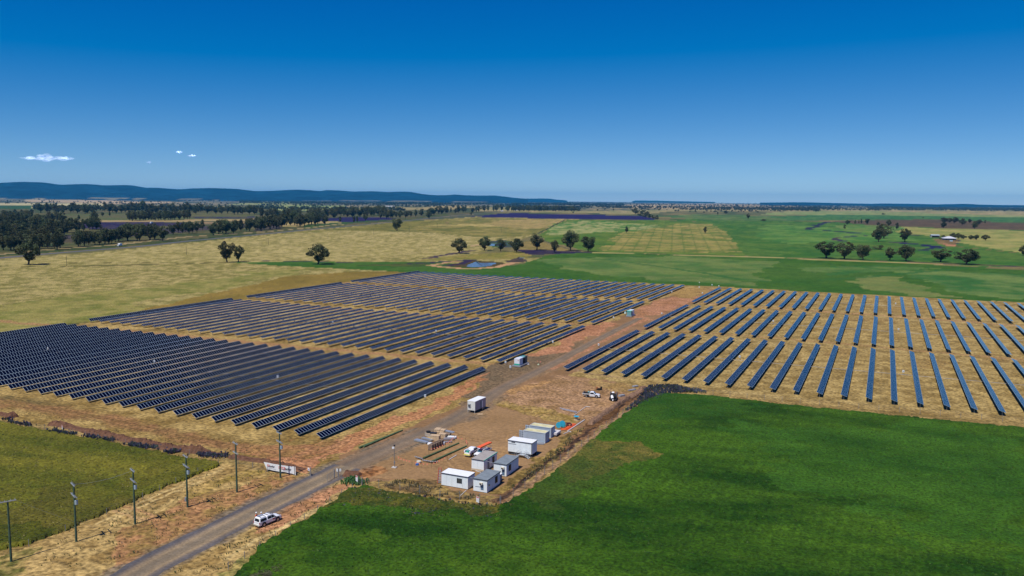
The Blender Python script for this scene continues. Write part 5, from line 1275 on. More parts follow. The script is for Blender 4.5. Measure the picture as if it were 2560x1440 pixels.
# orange bunting on star pickets
def bunting(pts, label, sag=.25):
    P = [at(*p) for p in pts]; o = thing('bunting', label, 'bunting', P[0], 0, 'orange flag bunting in the compound'); b0 = P[0]
    for p in P: MB().tube((p.x-b0.x, p.y-b0.y, 0), (p.x-b0.x, p.y-b0.y, 1.35), .03, 5).build('picket', DARK, o)
    mb = MB(); fl = MB()
    for a, b in zip(P[:-1], P[1:]):
        n = max(2, int((b-a).length/.9)); last = None
        for i in range(n+1):
            t = i/n; v = a.lerp(b, t)-b0; z = 1.2-sag*4*t*(1-t)
            if last: mb.tube(last, (v.x, v.y, z), .01, 3)
            last = (v.x, v.y, z)
            if 0 < i < n: fl.box((v.x, v.y, z-.15), (.28, .02, .26), .4)
    mb.build('cord', ORANGE, o); fl.build('flags', mat('faded orange flag', (.80, .28, .18), .7), o)
bunting([(990, 1152), (1030, 1166), (1078, 1172), (1118, 1152)], 'orange flag bunting in front of the log gear')
bunting([(1072, 1135), (1113, 1121), (1136, 1102), (1164, 1108), (1169, 1120)], 'orange flag bunting round the crate stack and log ends')
bunting([(1337, 911), (1351, 909), (1350, 914)], 'short orange flag bunting beside the nearer inverter station', .1)
# camera tower
p = at(986, 1169); o = thing('camera_mast', 'thin steel camera mast with a white panel near the gate', 'mast', p)
MB().tube((0, 0, 0), (0, 0, 4.7), .07, 8).build('mast', STEEL, o); MB().box((0, 0, .08), (1.0, .8, .16)).build('concrete_foot', mat('pale concrete', (.5, .47, .43), .8), o)
MB().box((0, .05, 4.85), (.28, .28, .3)).build('camera', DARK, o); MB().box((-.18, -.15, 4.4), (.5, .12, .4), .4).build('white_panel', WHITE, o); MB().box((.1, -.1, 1.2), (.22, .2, .5)).build('control_box', GREY, o)
# cable drums, coils, conduit at the container end
def drum(pos, r_, w_, label, axis='y', rz=0.0, mf=None):
    mf = mf or BLUE; o = thing('cable_drum', label, 'cable drum', pos, rz, 'blue cable drums')
    d = Vector((0, 0, 1)) if axis == 'z' else Vector((0, 1, 0)); c = Vector((0, 0, 0 if axis == 'z' else r_))
    for s in (0, 1):
        q = c+d*(w_*s+.03 if axis == 'z' else w_*(s-.5)); MB().tube(q-d*.03, q+d*.04, r_, 24).build('flange', mf if not (axis == 'z' and s == 0) else TIMBER, o)
    MB().tube(c+d*(.05 if axis == 'z' else -w_/2), c+d*(w_ if axis == 'z' else w_/2), r_*.52, 16).build('core', TIMBER if mf is BLUE else BLK, o); return o
drum(at(1441, 1050), .72, .95, 'blue topped cable drum standing on end like a table', 'z')
g = at(1397, 1070); drum(g, .75, .1, 'blue drum flange leaning in front of the big drum', 'y', R(10)); drum(g+Vector((.45, 1.1, 0)), .8, .8, 'upright blue cable drum behind the leaning flange', 'y', R(10))
o = thing('hose_pile', 'heap of black and maroon hose right of the blue drum', 'hose', at(1414, 1069))
def torus(name, R_, r_, loc, m, parent, tilt=0.0):
    pts = [(R_*math.cos(t), R_*math.sin(t)*math.cos(tilt), R_*math.sin(t)*math.sin(tilt)) for t in np.linspace(0, 2*math.pi, 22)]
    q = MB().path(pts, r_, 6).build(name, m, parent, True); q.location = loc; return q
for k, (dx, dy, rr_) in enumerate([(0, 0, .8), (.25, .25, .7), (.5, 1.0, .75), (-.2, .6, .6), (.7, .4, .6)]):
    torus('coil', rr_, .13, (dx, dy, .15+.16*k), BLK if k % 2 else mat('maroon hose', (.10, .02, .03), .6), o, .15*k)
torus('coil', .75, .07, (-.3, -.9, .3), ORANGE, o, .1); torus('coil', .6, .07, (-.4, -.5, .5), GREEN, o, .3)
a, b = at(1416, 1075), at(1436, 1063.5); o = thing('conduit_stack', 'stack of thick orange conduit pipes beside the fence', 'conduit', a, math.atan2(b.y-a.y, b.x-a.x))
L = (b-a).length
for k in range(7): MB().tube((0, -.45+.3*(k % 4)+(.15 if k > 3 else 0), .16+.26*(k > 3)), (L, -.45+.3*(k % 4)+(.15 if k > 3 else 0), .16+.26*(k > 3)), .14, 8).build('pipe', ORANGE, o)
tag(MB().tube((0, -.3, .18), (1.0, .3, .18), .18, 8).build('orange_roll', ORANGE), 'short orange roll left of the conduit stack', 'roll').location = at(1404, 1075)
def pipe(p1, p2, r_, label, m=ALU):
    a, b = at(*p1), at(*p2); tag(MB().tube((a.x, a.y, r_+.02), (b.x, b.y, r_+.02), r_, 8).build('pipe', m), label, 'pipe', 'pipes lying about the compound')
PPIPE = mat('white plastic pipe', (.62, .60, .58), .4)
pipe((1419, 1079), (1461, 1051), .13, 'long white pipe lying along the fence below the conduits', PPIPE); pipe((1409, 1085), (1424, 1079), .08, 'short white pipe left of the long fence pipe', PPIPE); pipe((1424, 1079), (1428, 1081), .08, 'short bent end of the white pipe by the fence', PPIPE)
pipe((1436, 1038), (1465, 1017), .07, 'pale pipe running diagonally above the single drum', PPIPE); pipe((1465, 1017), (1475, 1018), .07, 'short pale pipe end at the top of the diagonal pipe', PPIPE)
pipe((1400, 1021.5), (1442, 1031), .14, 'grey pipe bundle lying in the straw strip', MATS['dull metal']); pipe((1405, 1024), (1440, 1032.5), .10, 'second grey pipe below the grey pipe bundle', MATS['dull metal'])
pipe((1123, 1150), (1141, 1139), .09, 'thin pale pipe on the dirt between logs and huts', PPIPE); pipe((1151, 1240), (1166, 1226), .06, 'white pipe on the ground in front of the white roofed hut', PPIPE)
pipe((1184, 1176), (1203, 1182), .06, 'white pipe along the foot of the beige roofed hut', PPIPE)
tag(MB().box((0, 0, .12), (1.8, 1.3, .24), R(25)).build('solar_module_pallet', GREY), 'flat grey pallet on the ground right of the raised hut', 'pallet').location = at(1350, 1110)
o = thing('flatbed_trailer', 'small flat trailer beside the rear container', 'trailer', at(1389, 1088), R(90)); MB().box((0, 0, .7), (3.0, 1.7, .5)).build('bed', mat('lilac white panel', (.5, .48, .5), .6), o); MB().box((0, 0, .97), (2.9, 1.6, .04)).build('deck', mat('pale deck', (.58, .55, .52), .7), o)
for s in (-1, 1): MB().tube((0, s*.85, .33), (0, s*.65, .33), .33, 14).build('wheel', BLK, o)
# drum trailer and machine by the turning area
o = thing('drum_trailer', 'black and white cable drum trailer beside the fence bend', 'drum trailer', at(1534, 1001), R(100))
for s in (-1, 1): MB().tube((0, s*.95, 1.35), (0, s*.85, 1.35), 1.3, 24).build('drum_flange', mat('dark drum side', (.10, .09, .10), .6), o); MB().tube((0, s*1.25, .45), (0, s*1.05, .45), .45, 16).build('wheel', BLK, o)
MB().tube((0, -.84, 1.35), (0, .84, 1.35), .75, 18).build('cable_roll', BLK, o); MB().box((.1, 0, .5), (3.2, 1.8, .14)).build('frame', DARK, o)
MB().box((.9, .3, 1.7), (.5, .7, 1.2), 0, -.4).build('white_guard', WHITE, o); MB().tube((-1.0, .2, .8), (-.5, .5, 1.5), .42, 12).build('white_tank', WHITE, o); MB().tube((-1.7, 0, .3), (-1.7, 0, .7), .2, 8).build('jockey_wheel', WHITE, o)
o = thing('plate_compactor', 'small rusty machine on the dirt behind the tray ute', 'machine', at(1498, 975), R(10))
MB().box((0, 0, .35), (1.5, .8, .3)).build('base', BLK, o); MB().box((-.7, 0, .65), (.5, .7, .6)).build('engine', mat('rusty orange', (.35, .14, .05), .7), o); MB().box((.6, 0, .7), (.5, .6, .8)).build('tank', BLK, o); MB().path([(0, .3, .5), (.1, .3, 1.1), (-.5, .3, 1.1)], .05).build('handle', mat('rusty orange', (.35, .14, .05), .7), o)
for x, y, lb in ((1588, 967, 'uppermost grey pallet beside the fence bend'), (1582, 976, 'middle grey pallet beside the fence bend'), (1554, 991, 'grey crate right of the drum trailer')):
    tag(MB().box((0, 0, .2), (2.0, .9, .35 if x != 1554 else .6), R(62)).build('pallet_stack', mat('weathered grey timber', (.26, .27, .29), .8, 0, .2, (3, .25))), lb, 'pallet').location = at(x, y)
bundle(1578, 977, 2.2, .7, 4, R(60), 'small metal bundle among the grey pallets by the fence', m=MATS['dull metal'])

# ---------------------------------------------------------------- inverter stations
o = thing('inverter_station', 'white and green inverter station on its skid, nearer the compound', 'inverter station', (-113.3, 252.6, 0), R(0), 'inverter stations beside the farm road')
MB().box((0, 3.4, .35), (3.2, 7.6, .4)).build('skid', mat('grey skid', (.30, .31, .34), .5, .2), o)
MB().box((0, 3.4, .56), (3.0, 7.4, .03)).build('deck', GREY, o)
c = MB().box((-.05, 1.6, 1.75), (2.0, 2.8, 2.3)).build('cabinet', mat('cabinet white', (.66, .68, .72), .5), o); MB().box((-.05, .185, .85), (2.0, .03, .55)).build('green_band', GREEN, c); MB().tube((.45, .19, 2.3), (.45, .16, 2.3), .16, 10).build('emblem', RED, c)
t = MB().box((-.1, 4.3, 1.65), (1.7, 1.7, 2.0)).build('transformer', mat('dark transformer green', (.03, .08, .08), .5), o); MB().box((-.1, 4.3, 2.75), (1.9, 1.9, .14)).build('lid', mat('pale blue lid', (.30, .50, .55), .5), t)
mb = MB()
for k in range(7): mb.box((.82, 3.6+k*.22, 1.55), (.25, .05, 1.5))
mb.build('cooling_fin', DARK, t)
c2 = MB().box((-.05, 6.2, 1.75), (2.0, 1.6, 2.3)).build('switch_cabinet', mat('dark cabinet', (.06, .09, .10), .5), o); MB().box((.1, 6.0, 2.95), (1.0, .8, .1)).build('green_cover', GREEN, c2)
tag(MB().box((0, 0, .1), (1.1, .8, .2), .4).build('concrete_slab', PPIPE), 'white slab at the corner of the nearer inverter station', 'slab').location = at(1319, 911)
tag(MB().tube((0, 0, 0), (0, 0, .35), .4, 10, .15).build('green_sack', mat('green and cream sack', (.35, .42, .28), .8)), 'small green and cream sack inside the short bunting', 'sack').location = at(1346, 912)
o = thing('inverter_station', 'teal and white inverter station, farther along the farm road', 'inverter station', (-113.7, 389.3, 0), R(0), 'inverter stations beside the farm road')
MB().box((0, 3.2, .35), (3.0, 7.2, .4)).build('skid', MATS['grey skid'], o)
t = MB().box((-.1, 1.7, 1.75), (2.2, 2.6, 2.3)).build('transformer', mat('teal transformer', (.14, .30, .31), .5), o); MB().box((-.1, 1.7, 2.96), (2.4, 2.8, .16)).build('lid', mat('mint lid', (.30, .62, .58), .5), t); MB().box((-.1, .37, 2.6), (2.2, .03, .4)).build('green_band', GREEN, t)
MB().box((-.05, 4.9, 1.85), (2.1, 2.8, 2.5)).build('cabinet', MATS['cabinet white'], o)
g = at(1563, 790); o = thing('water_tank_stand', 'small pale tank on a post left of the teal inverter station', 'tank', g); MB().tube((0, 0, 0), (0, 0, 1.3), .08, 6).build('post', DARK, o); MB().tube((0, 0, 1.2), (0, 0, 2.2), .5, 12, .4).build('tank', mat('pale mint tank', (.5, .68, .66), .5), o)
# combiner boxes
for k, (x, y) in enumerate([(1063, 999), (1382, 861), (1496.5, 868.5), (1849, 899), (2258, 936.5), (1933, 808), (2246, 829), (2239, 763.5), (2516, 779), (1986, 749), (1654.5, 789), (1756, 737), (1679.5, 734), (1534, 799), (694, 950), (386, 911), (120, 879), (1090, 834), (832, 812), (1322, 766), (600, 793), (1748, 722), (1780, 716), (1797, 719), (1276, 925), (1264, 913)]):
    o = thing('combiner_box', '%s small white box on a post, counted from the nearest camera side' % ordinal(k+1), 'electrical box', at(x, y), R(-20), 'white combiner boxes among the panel rows')
    MB().box((0, 0, 1.15), (.62, .3, .7)).build('box', PAPER, o); mb = MB().tube((-.2, 0, 0), (-.2, 0, .85), .05, 6).tube((.2, 0, 0), (.2, 0, .85), .05, 6); mb.build('leg', STEEL, o); MB().box((0, -.16, 1.15), (.3, .02, .35)).build('door_label', GREY, o)
mb = MB().tube((0, 0, 0), (0, 0, 4.2), .05, 6); o = tag(mb.build('weather_mast', STEEL), 'thin white weather mast at the back edge of the panels', 'mast'); o.location = at(1748, 722)
o2 = MB().tube((0, 0, 4.1), (0, 0, 4.5), .3, 8).build('sensor', WHITE, o)

# ---------------------------------------------------------------- soil banks
def bank(name, px, w_, h_, label, m, seed=0, rough=.4, step=.35):
    P = W(px); pts = []
    for a, b in zip(P[:-1], P[1:]):
        a = Vector(a); b = Vector(b); n = max(1, int((b-a).length/step))
        pts += [a.lerp(b, i/n) for i in range(n)]
    A = np.array([tuple(p) for p in pts]); T = np.gradient(A, axis=0); T /= np.hypot(T[:, 0], T[:, 1])[:, None]+1e-9; N = np.stack([-T[:, 1], T[:, 0]], 1)
    u = np.linspace(-1, 1, 11); wv = w_*(1+.35*fbm(A[:, 0]/4, A[:, 1]/4, seed))
    X = A[:, 0:1]+N[:, 0:1]*u*wv[:, None]/2; Y = A[:, 1:2]+N[:, 1:2]*u*wv[:, None]/2
    env = np.clip(1.35*(1-u**2)[None, :], 0, 1); hv = np.clip(1+.9*fbm(A[:, 0]/5, A[:, 1]/5, seed+3), .12, 2)[:, None]
    Z = h_*env*hv*(1+rough*fbm(X/.5, Y/.5, seed+7, 4))*1.0; Z[:, 0] = Z[:, -1] = -.02; Z[0] = Z[-1] = -.02
    me, _ = grid_mesh(name, X[:, ::-1], Y[:, ::-1], Z[:, ::-1]); me.polygons.foreach_set('use_smooth', np.zeros(len(me.polygons), bool)); me.materials.append(m)
    o = bpy.data.objects.new(name, me); COL.objects.link(o); return tag(o, label, None, None, 'structure')
SOIL = mat('turned red brown soil', (.135, .068, .040), .95, 0, .1, (1.2, .35), (3, .15))
bank('soil_bank', [(-60, 1026), (-20, 1030), (20, 1038), (38, 1045)], 2.2, .7, 'short dark soil bank at the left edge', SOIL, 3)
bank('soil_bank', [(128, 1060), (150, 1062), (250, 1085), (350, 1107), (450, 1124), (562, 1140)], 3.0, .8, 'long dark red soil bank beside the left crop', SOIL, 1)
bank('soil_bank', [(575, 1142), (640, 1150), (700, 1162), (765, 1176)], 2.4, .6, 'dark soil bank behind the white banner', SOIL, 5)
bank('soil_bank', [(858, 1186), (880, 1186), (905, 1190)], 2.6, .8, 'small red soil heap beside the gate sign', SOIL, 8)
bank('soil_bank', [(1475, 1062), (1500, 1040), (1550, 1008), (1590, 982), (1612, 970)], 2.2, .5, 'low brown soil bank along the compound fence', mat('dry brown soil', (.20, .12, .075), .95, 0, .1, (1.5, .4), (3, .15)), 6)
# ---------------------------------------------------------------- weeds and purple flowers
def plants(name, px_poly, n, h0, h1, cols, label, seed, dens=None, wl=3.0, thr=-9, blades=7, line_=None, jit=1.0, spread=.45, gain=1.4):
    rs = np.random.RandomState(seed)
    if line_ is None:
        P = W(px_poly); xs = [p[0] for p in P]; ys = [p[1] for p in P]; X = rs.uniform(min(xs), max(xs), n*6); Y = rs.uniform(min(ys), max(ys), n*6); k = inpoly(X, Y, P)
    else:
        P = np.array(W(line_)); L = np.r_[0, np.cumsum(np.hypot(*np.diff(P, axis=0).T))]; s = rs.uniform(0, L[-1], n*6); X = np.interp(s, L, P[:, 0])+rs.normal(0, jit, n*6); Y = np.interp(s, L, P[:, 1])+rs.normal(0, jit, n*6); k = np.ones(n*6, bool)
    k &= fbm(X/wl, Y/wl, seed, 3) > thr
    k &= dline(X, Y, W(ROADC)) > 4.6
    X = X[k][:n]; Y = Y[k][:n]; n = len(X); m = n*blades
    x = np.repeat(X, blades); y = np.repeat(Y, blades); hh = np.repeat(rs.uniform(h0, h1, n), blades)*rs.uniform(.6, 1.1, m)
    a = rs.uniform(0, 6.28, m); r_ = rs.uniform(0, spread, m)*hh; tx = x+np.cos(a)*r_; ty = y+np.sin(a)*r_
    wd = hh*rs.uniform(.12, .26, m); b = rs.uniform(0, 3.14, m); dx = np.cos(b)*wd; dy = np.sin(b)*wd
    V = np.stack([np.stack([x-dx*.5, y-dy*.5, np.zeros(m)], 1), np.stack([x+dx*.5, y+dy*.5, np.zeros(m)], 1), np.stack([tx+dx, ty+dy, hh*.8], 1), np.stack([tx-dx*.6, ty-dy*.6, hh], 1)], 1).reshape(-1, 3).astype(np.float32)
    ci = rs.randint(0, len(cols), n); C_ = np.array(cols)[np.repeat(ci, blades)]*rs.uniform(.7, 1.3, m)[:, None]*gain; C_ = np.repeat(C_, 4, 0)
    me = bpy.data.meshes.new(name); me.vertices.add(len(V)); me.vertices.foreach_set('co', V.ravel()); me.loops.add(len(V)); me.loops.foreach_set('vertex_index', np.arange(len(V), dtype=np.int32))
    me.polygons.add(m); me.polygons.foreach_set('loop_start', (np.arange(m)*4).astype(np.int32)); me.update(calc_edges=True); setcol(me, C_); me.materials.append(LEAF)
    o = bpy.data.objects.new(name, me); COL.objects.link(o); return tag(o, label, None, None, 'stuff')
PUR = [(.050, .046, .100), (.040, .050, .068), (.045, .07, .035), (.035, .035, .06)]
for k, (l_, n_) in enumerate([([(8, 1050), (80, 1066)], 120), ([(118, 1076), (200, 1092), (285, 1103)], 300), ([(330, 1112), (345, 1117), (408, 1122)], 260), ([(420, 1130), (480, 1134), (560, 1142)], 380)]):
    plants('purple_wildflowers', None, n_, .4, .85, PUR, ['purple weeds at the left edge of the soil bank', 'purple weeds left of centre below the long soil bank', 'purple weed clump under the middle of the soil bank', 'purple weeds at the right end of the soil bank'][k], 11+k, line_=l_, jit=.7, thr=-.15)
plants('purple_wildflowers', [(1600, 992), (1620, 966), (1680, 962), (1720, 972), (1740, 982), (1680, 984), (1640, 1000), (1560, 1030)], 1300, .4, .8, PUR, 'purple weed patch at the fence corner above the green crop', 21, thr=-.5)
plants('purple_wildflowers', [(1700, 970), (1740, 972), (1770, 982), (1740, 984)], 160, .4, .7, PUR, 'purple weeds right of the fence corner patch', 22)
plants('weed_strip', [(880, 1222), (1010, 1236), (1200, 1266), (1290, 1262), (1250, 1300), (1050, 1300), (840, 1268)], 1700, .3, .75, [(.10, .11, .035), (.07, .10, .03), (.055, .05, .085), (.14, .12, .045), (.09, .12, .03), (.12, .13, .04)], 'tall mixed weeds on the crop edge below the compound', 23, thr=-.25, wl=2.2)
plants('grass_tufts', [(300, 1440), (480, 1345), (640, 1270), (800, 1200), (900, 1208), (760, 1300), (560, 1430)], 420, .12, .34, [(.07, .09, .03), (.05, .08, .03), (.22, .17, .09)], 'small green tufts on the bare verge right of the road', 24, thr=.15, wl=1.6)
plants('grass_tufts', [(160, 1330), (400, 1232), (560, 1165), (780, 1190), (640, 1250), (440, 1345), (250, 1420), (100, 1420)], 800, .12, .34, [(.08, .09, .03), (.05, .08, .03), (.26, .20, .11)], 'small tufts among straw on the verge under the power poles', 25, thr=.12, wl=1.8)
plants('grass_tufts', [(1240, 1245), (1300, 1195), (1380, 1132), (1450, 1072), (1462, 1070), (1400, 1140), (1320, 1200), (1270, 1240)], 480, .15, .5, [(.09, .09, .035), (.22, .17, .08), (.05, .06, .03)], 'straw and weed tufts behind the huts along the fence', 26, thr=.0, wl=2)
plants('grass_tufts', [(900, 1206), (1010, 1200), (1180, 1236), (1250, 1248), (1240, 1256), (1060, 1240)], 700, .15, .45, [(.12, .11, .045), (.26, .20, .10)], 'straw tufts along the bottom of the compound', 27, thr=.05, wl=2)
plants('grass_tufts', None, 260, .3, .8, [(.06, .10, .03), (.04, .08, .03)], 'green weeds round the gate posts', 28, line_=[(815, 1206), (850, 1196), (900, 1208)], jit=.9)
plants('grass_tufts', [(0, 1010), (400, 1078), (780, 1130), (1000, 1010), (1210, 925), (1230, 930), (1000, 1040), (780, 1160), (560, 1140), (0, 1045)], 2200, .12, .32, [(.12, .10, .05), (.28, .21, .11), (.09, .09, .04)], 'dry tufts on the bare lane below the left panel block', 29, thr=.1, wl=3)
plants('crop_heads', [(610, 1428), (700, 1345), (830, 1262), (905, 1240), (1240, 1292), (1330, 1232), (1470, 1118), (1600, 1018), (1660, 990), (2560, 1075), (2700, 1500), (500, 1560)], 30000, .58, .78, [(.06, .115, .02), (.045, .09, .018), (.085, .125, .03)], 'upright leaves and heads standing in the green crop', 31, blades=2, spread=.3, gain=1.25)
plants('crop_heads', [(-300, 1010), (0, 1058), (350, 1128), (555, 1160), (400, 1222), (180, 1318), (0, 1370), (-400, 1460)], 12000, .52, .7, [(.18, .17, .05), (.12, .13, .035), (.22, .20, .07)], 'upright ripening heads standing in the left crop', 32, blades=2, spread=.3, gain=1.25)

# ---------------------------------------------------------------- things far off
def box_truck(px, py, heading, label, L=7.0, hh=3.4):
    o = thing('truck', label, 'truck', at(px, py), heading); MB().box((-1, 0, .9+hh/2-.3), (L-2.2, 2.4, hh-.9)).build('cargo_box', WHITE, o); MB().box((L/2-1.1, 0, 1.5), (1.9, 2.3, 2.0)).build('cab', WHITE, o, bevel=.2); MB().box((L/2-.12, 0, 2.0), (.06, 1.9, .8)).build('windscreen', GLASS, o)
    for x in (-L*.3, L*.34):
        for s in (-1, 1): MB().tube((x, s*1.2, .5), (x, s*.9, .5), .5, 12).build('wheel', BLK, o)
a, b = at(280, 621), at(320, 617); box_truck(299, 616, math.atan2(a.y-b.y, a.x-b.x), 'white box truck on the highway below the trees')
box_truck(378, 559, math.atan2(a.y-b.y, a.x-b.x), 'distant white truck on the track by the purple strip', 9, 3.6)
def shed(px, py, l_, w_, h_, rz, label, wall, roof, hip=False, name='farm_shed', openf=False):
    o = thing(name, label, 'building', at(px, py), rz, None); MB().box((0, 0, h_/2), (l_, w_, h_)).build('wall', wall, o)
    if hip: MB().add([(-l_/2-1.5, -w_/2-1.5, h_), (l_/2+1.5, -w_/2-1.5, h_), (l_/2+1.5, w_/2+1.5, h_), (-l_/2-1.5, w_/2+1.5, h_), (-l_*.12, 0, h_+3.2), (l_*.12, 0, h_+3.2)], [(0, 1, 5, 4), (1, 2, 5), (2, 3, 4, 5), (3, 0, 4), (3, 2, 1, 0)]).build('roof', roof, o)
    else: MB().add([(-l_/2-.3, -w_/2-.3, h_), (l_/2+.3, -w_/2-.3, h_), (l_/2+.3, w_/2+.3, h_), (-l_/2-.3, w_/2+.3, h_), (-l_/2-.3, 0, h_+w_*.16), (l_/2+.3, 0, h_+w_*.16)], [(0, 1, 5, 4), (1, 2, 5), (2, 3, 4, 5), (3, 0, 4), (3, 2, 1, 0)]).build('roof', roof, o)
    if openf: MB().box((0, -w_/2-.05, h_*.45), (l_*.9, .1, h_*.86)).build('open_front', BLK, o)
    for k in (-.3, .3): MB().box((l_*k, -w_/2-.06, h_*.5), (l_*.1, .08, h_*.35)).build('window', GLASS, o)
    return o
RW = mat('pale iron roof', (.55, .56, .60), .5, .1); WB = mat('dim wall boards', (.35, .33, .32), .8)
shed(2337, 593.5, 13, 8, 3.6, R(14), 'open fronted dark farm shed at the left end of the farmhouse trees', WB, mat('blue grey roof', (.38, .46, .52), .5), openf=True)
h_ = shed(2372, 600, 17, 12, 2.8, R(14), 'white hip roofed farmhouse among dark trees at right', WB, RW, True, 'farmhouse'); MB().box((1, 0, 5.6), (1.0, .8, 1.4)).build('chimney', mat('brick', (.3, .12, .08), .8), h_)
MB().box((0, -7.5, 2.5), (19, 3, .15)).build('verandah', mat('dark verandah iron', (.25, .25, .28), .6), h_)
tag(MB().box((0, 0, .9), (4.2, 1.8, 1.5)).build('parked_car', mat('pale blue car', (.35, .5, .6), .4)), 'pale car parked in front of the farmhouse', 'car').location = at(2378, 603.5)
for x, y, l2, lb in ((972, 517.5, 46, 'long white roofed farm shed beyond the roadside trees'), (983, 517, 22, 'smaller white roofed shed beside the long one'), (1060, 502, 60, 'pale pink building far off below the hills'), (1073, 500.5, 50, 'second pale far building below the hills'), (1255, 529, 12, 'tiny white roof at the end of the roadside trees'), (1290, 527.5, 14, 'tiny pale roof just above the purple field'), (746, 533, 12, 'small pale shed among the trees behind the purple strip')):
    shed(x, y, l2, max(8, l2*.4), 4.5, R(24), lb, mat('cream shed wall', (.5, .46, .42), .7), RW)
for x0, lb in ((1300, 'row'),):
    tag(MB().box((0, 0, .25), (5.5, 1.0, .5), R(60)).build('feed_trough', ALU), 'pale trough beside purple weed right of the dam', 'trough').location = at(1305, 645.5)
HAZE = 2.7e-5
# ------------------------------------------------------------------ far off: ranges of hills, woods, air, clouds
def ray(px, py, d):
    """point at horizontal distance d along the ray through this pixel"""
    u = px-1280; v = py-720; u, v = u*cr+v*sr, -u*sr+v*cr
    cp, sp = math.cos(PITCH), math.sin(PITCH)
    X = u; Y = FPX*cp-v*sp; Z = -FPX*sp-v*cp
    k = d/math.hypot(X, Y)
    return (X*k*r0.x+Y*k*f0.x, X*k*r0.y+Y*k*f0.y, H+Z*k)
def hills(name, prof, d, deep, label, col, sx=14):
    xs = np.arange(prof[0][0], prof[-1][0]+.1, sx); ys = np.interp(xs, [p[0] for p in prof], [p[1] for p in prof])
    nr = 16; X = np.zeros((nr, len(xs))); Y = X.copy(); Z = X.copy()
    for j, (a, b) in enumerate(zip(xs, ys)):
        x, y, z = ray(a, b, d); x0, y0, _ = ray(a, b, d-deep)
        z = max(z, 1)
        for i in range(nr):
            t = i/(nr-4)
            if i > nr-4:
                q = 1+(i-(nr-4))*.12; X[i, j] = x0+(x-x0)*q; Y[i, j] = y0+(y-y0)*q; Z[i, j] = z*(1-.3*(i-(nr-4)))
            else:
                X[i, j] = x0+(x-x0)*t; Y[i, j] = y0+(y-y0)*t; Z[i, j] = z*(t**1.25)
    n = fbm(X/900, Y/900, 5, 5); e = np.clip(np.arange(nr)/(nr-4), 0, 1)[:, None]
    Z = np.maximum(Z*(1+.34*n*np.sin(np.pi*np.clip(e, 0, 1))), -1)
    me, _ = grid_mesh(name, X, Y, Z)
    t = np.clip(.5+fbm(X/260, Y/260, 8, 4), 0, 1).ravel()[:, None]
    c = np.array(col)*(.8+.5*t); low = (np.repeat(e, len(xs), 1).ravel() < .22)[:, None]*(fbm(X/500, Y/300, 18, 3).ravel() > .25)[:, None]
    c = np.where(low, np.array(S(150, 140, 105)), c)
    setcol(me, c); me.materials.append(ground_material(name+' forest', .3, 8, .004))
    o = bpy.data.objects.new(name, me); COL.objects.link(o); return tag(o, label, None, None, 'structure')
FOR_HAZE = (.004, .028, .050)  # forest green pulled to blue, putting distance haze into the colour
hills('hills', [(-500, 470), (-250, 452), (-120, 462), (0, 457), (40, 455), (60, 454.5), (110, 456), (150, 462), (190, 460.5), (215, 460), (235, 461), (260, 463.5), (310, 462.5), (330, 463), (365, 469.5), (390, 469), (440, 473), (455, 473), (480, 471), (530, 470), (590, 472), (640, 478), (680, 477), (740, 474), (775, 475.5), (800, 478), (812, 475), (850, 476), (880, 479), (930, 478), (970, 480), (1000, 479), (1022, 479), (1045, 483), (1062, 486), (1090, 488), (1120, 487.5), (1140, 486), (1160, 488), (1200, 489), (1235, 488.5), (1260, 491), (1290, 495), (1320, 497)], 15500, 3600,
      'long wooded blue range of hills along the left horizon', FOR_HAZE)
hills('hills', [(1180, 499), (1250, 497.5), (1320, 496.5), (1352, 496), (1375, 496.3), (1385, 498.5), (1405, 500), (1425, 502)], 21000, 3000, 'low distant ridge beyond the end of the blue range', FOR_HAZE)
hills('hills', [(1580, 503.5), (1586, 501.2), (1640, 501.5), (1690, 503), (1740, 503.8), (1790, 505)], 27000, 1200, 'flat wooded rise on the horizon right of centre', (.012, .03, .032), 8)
hills('hills', [(1900, 506.5), (2010, 505.5), (2090, 507.5), (2180, 509.5), (2200, 508.6), (2290, 509.5), (2340, 511), (2390, 510), (2415, 509.5), (2450, 511.5), (2500, 512.5), (2560, 513), (2900, 514)], 18000, 2500, 'low wooded ridge along the right horizon', FOR_HAZE)

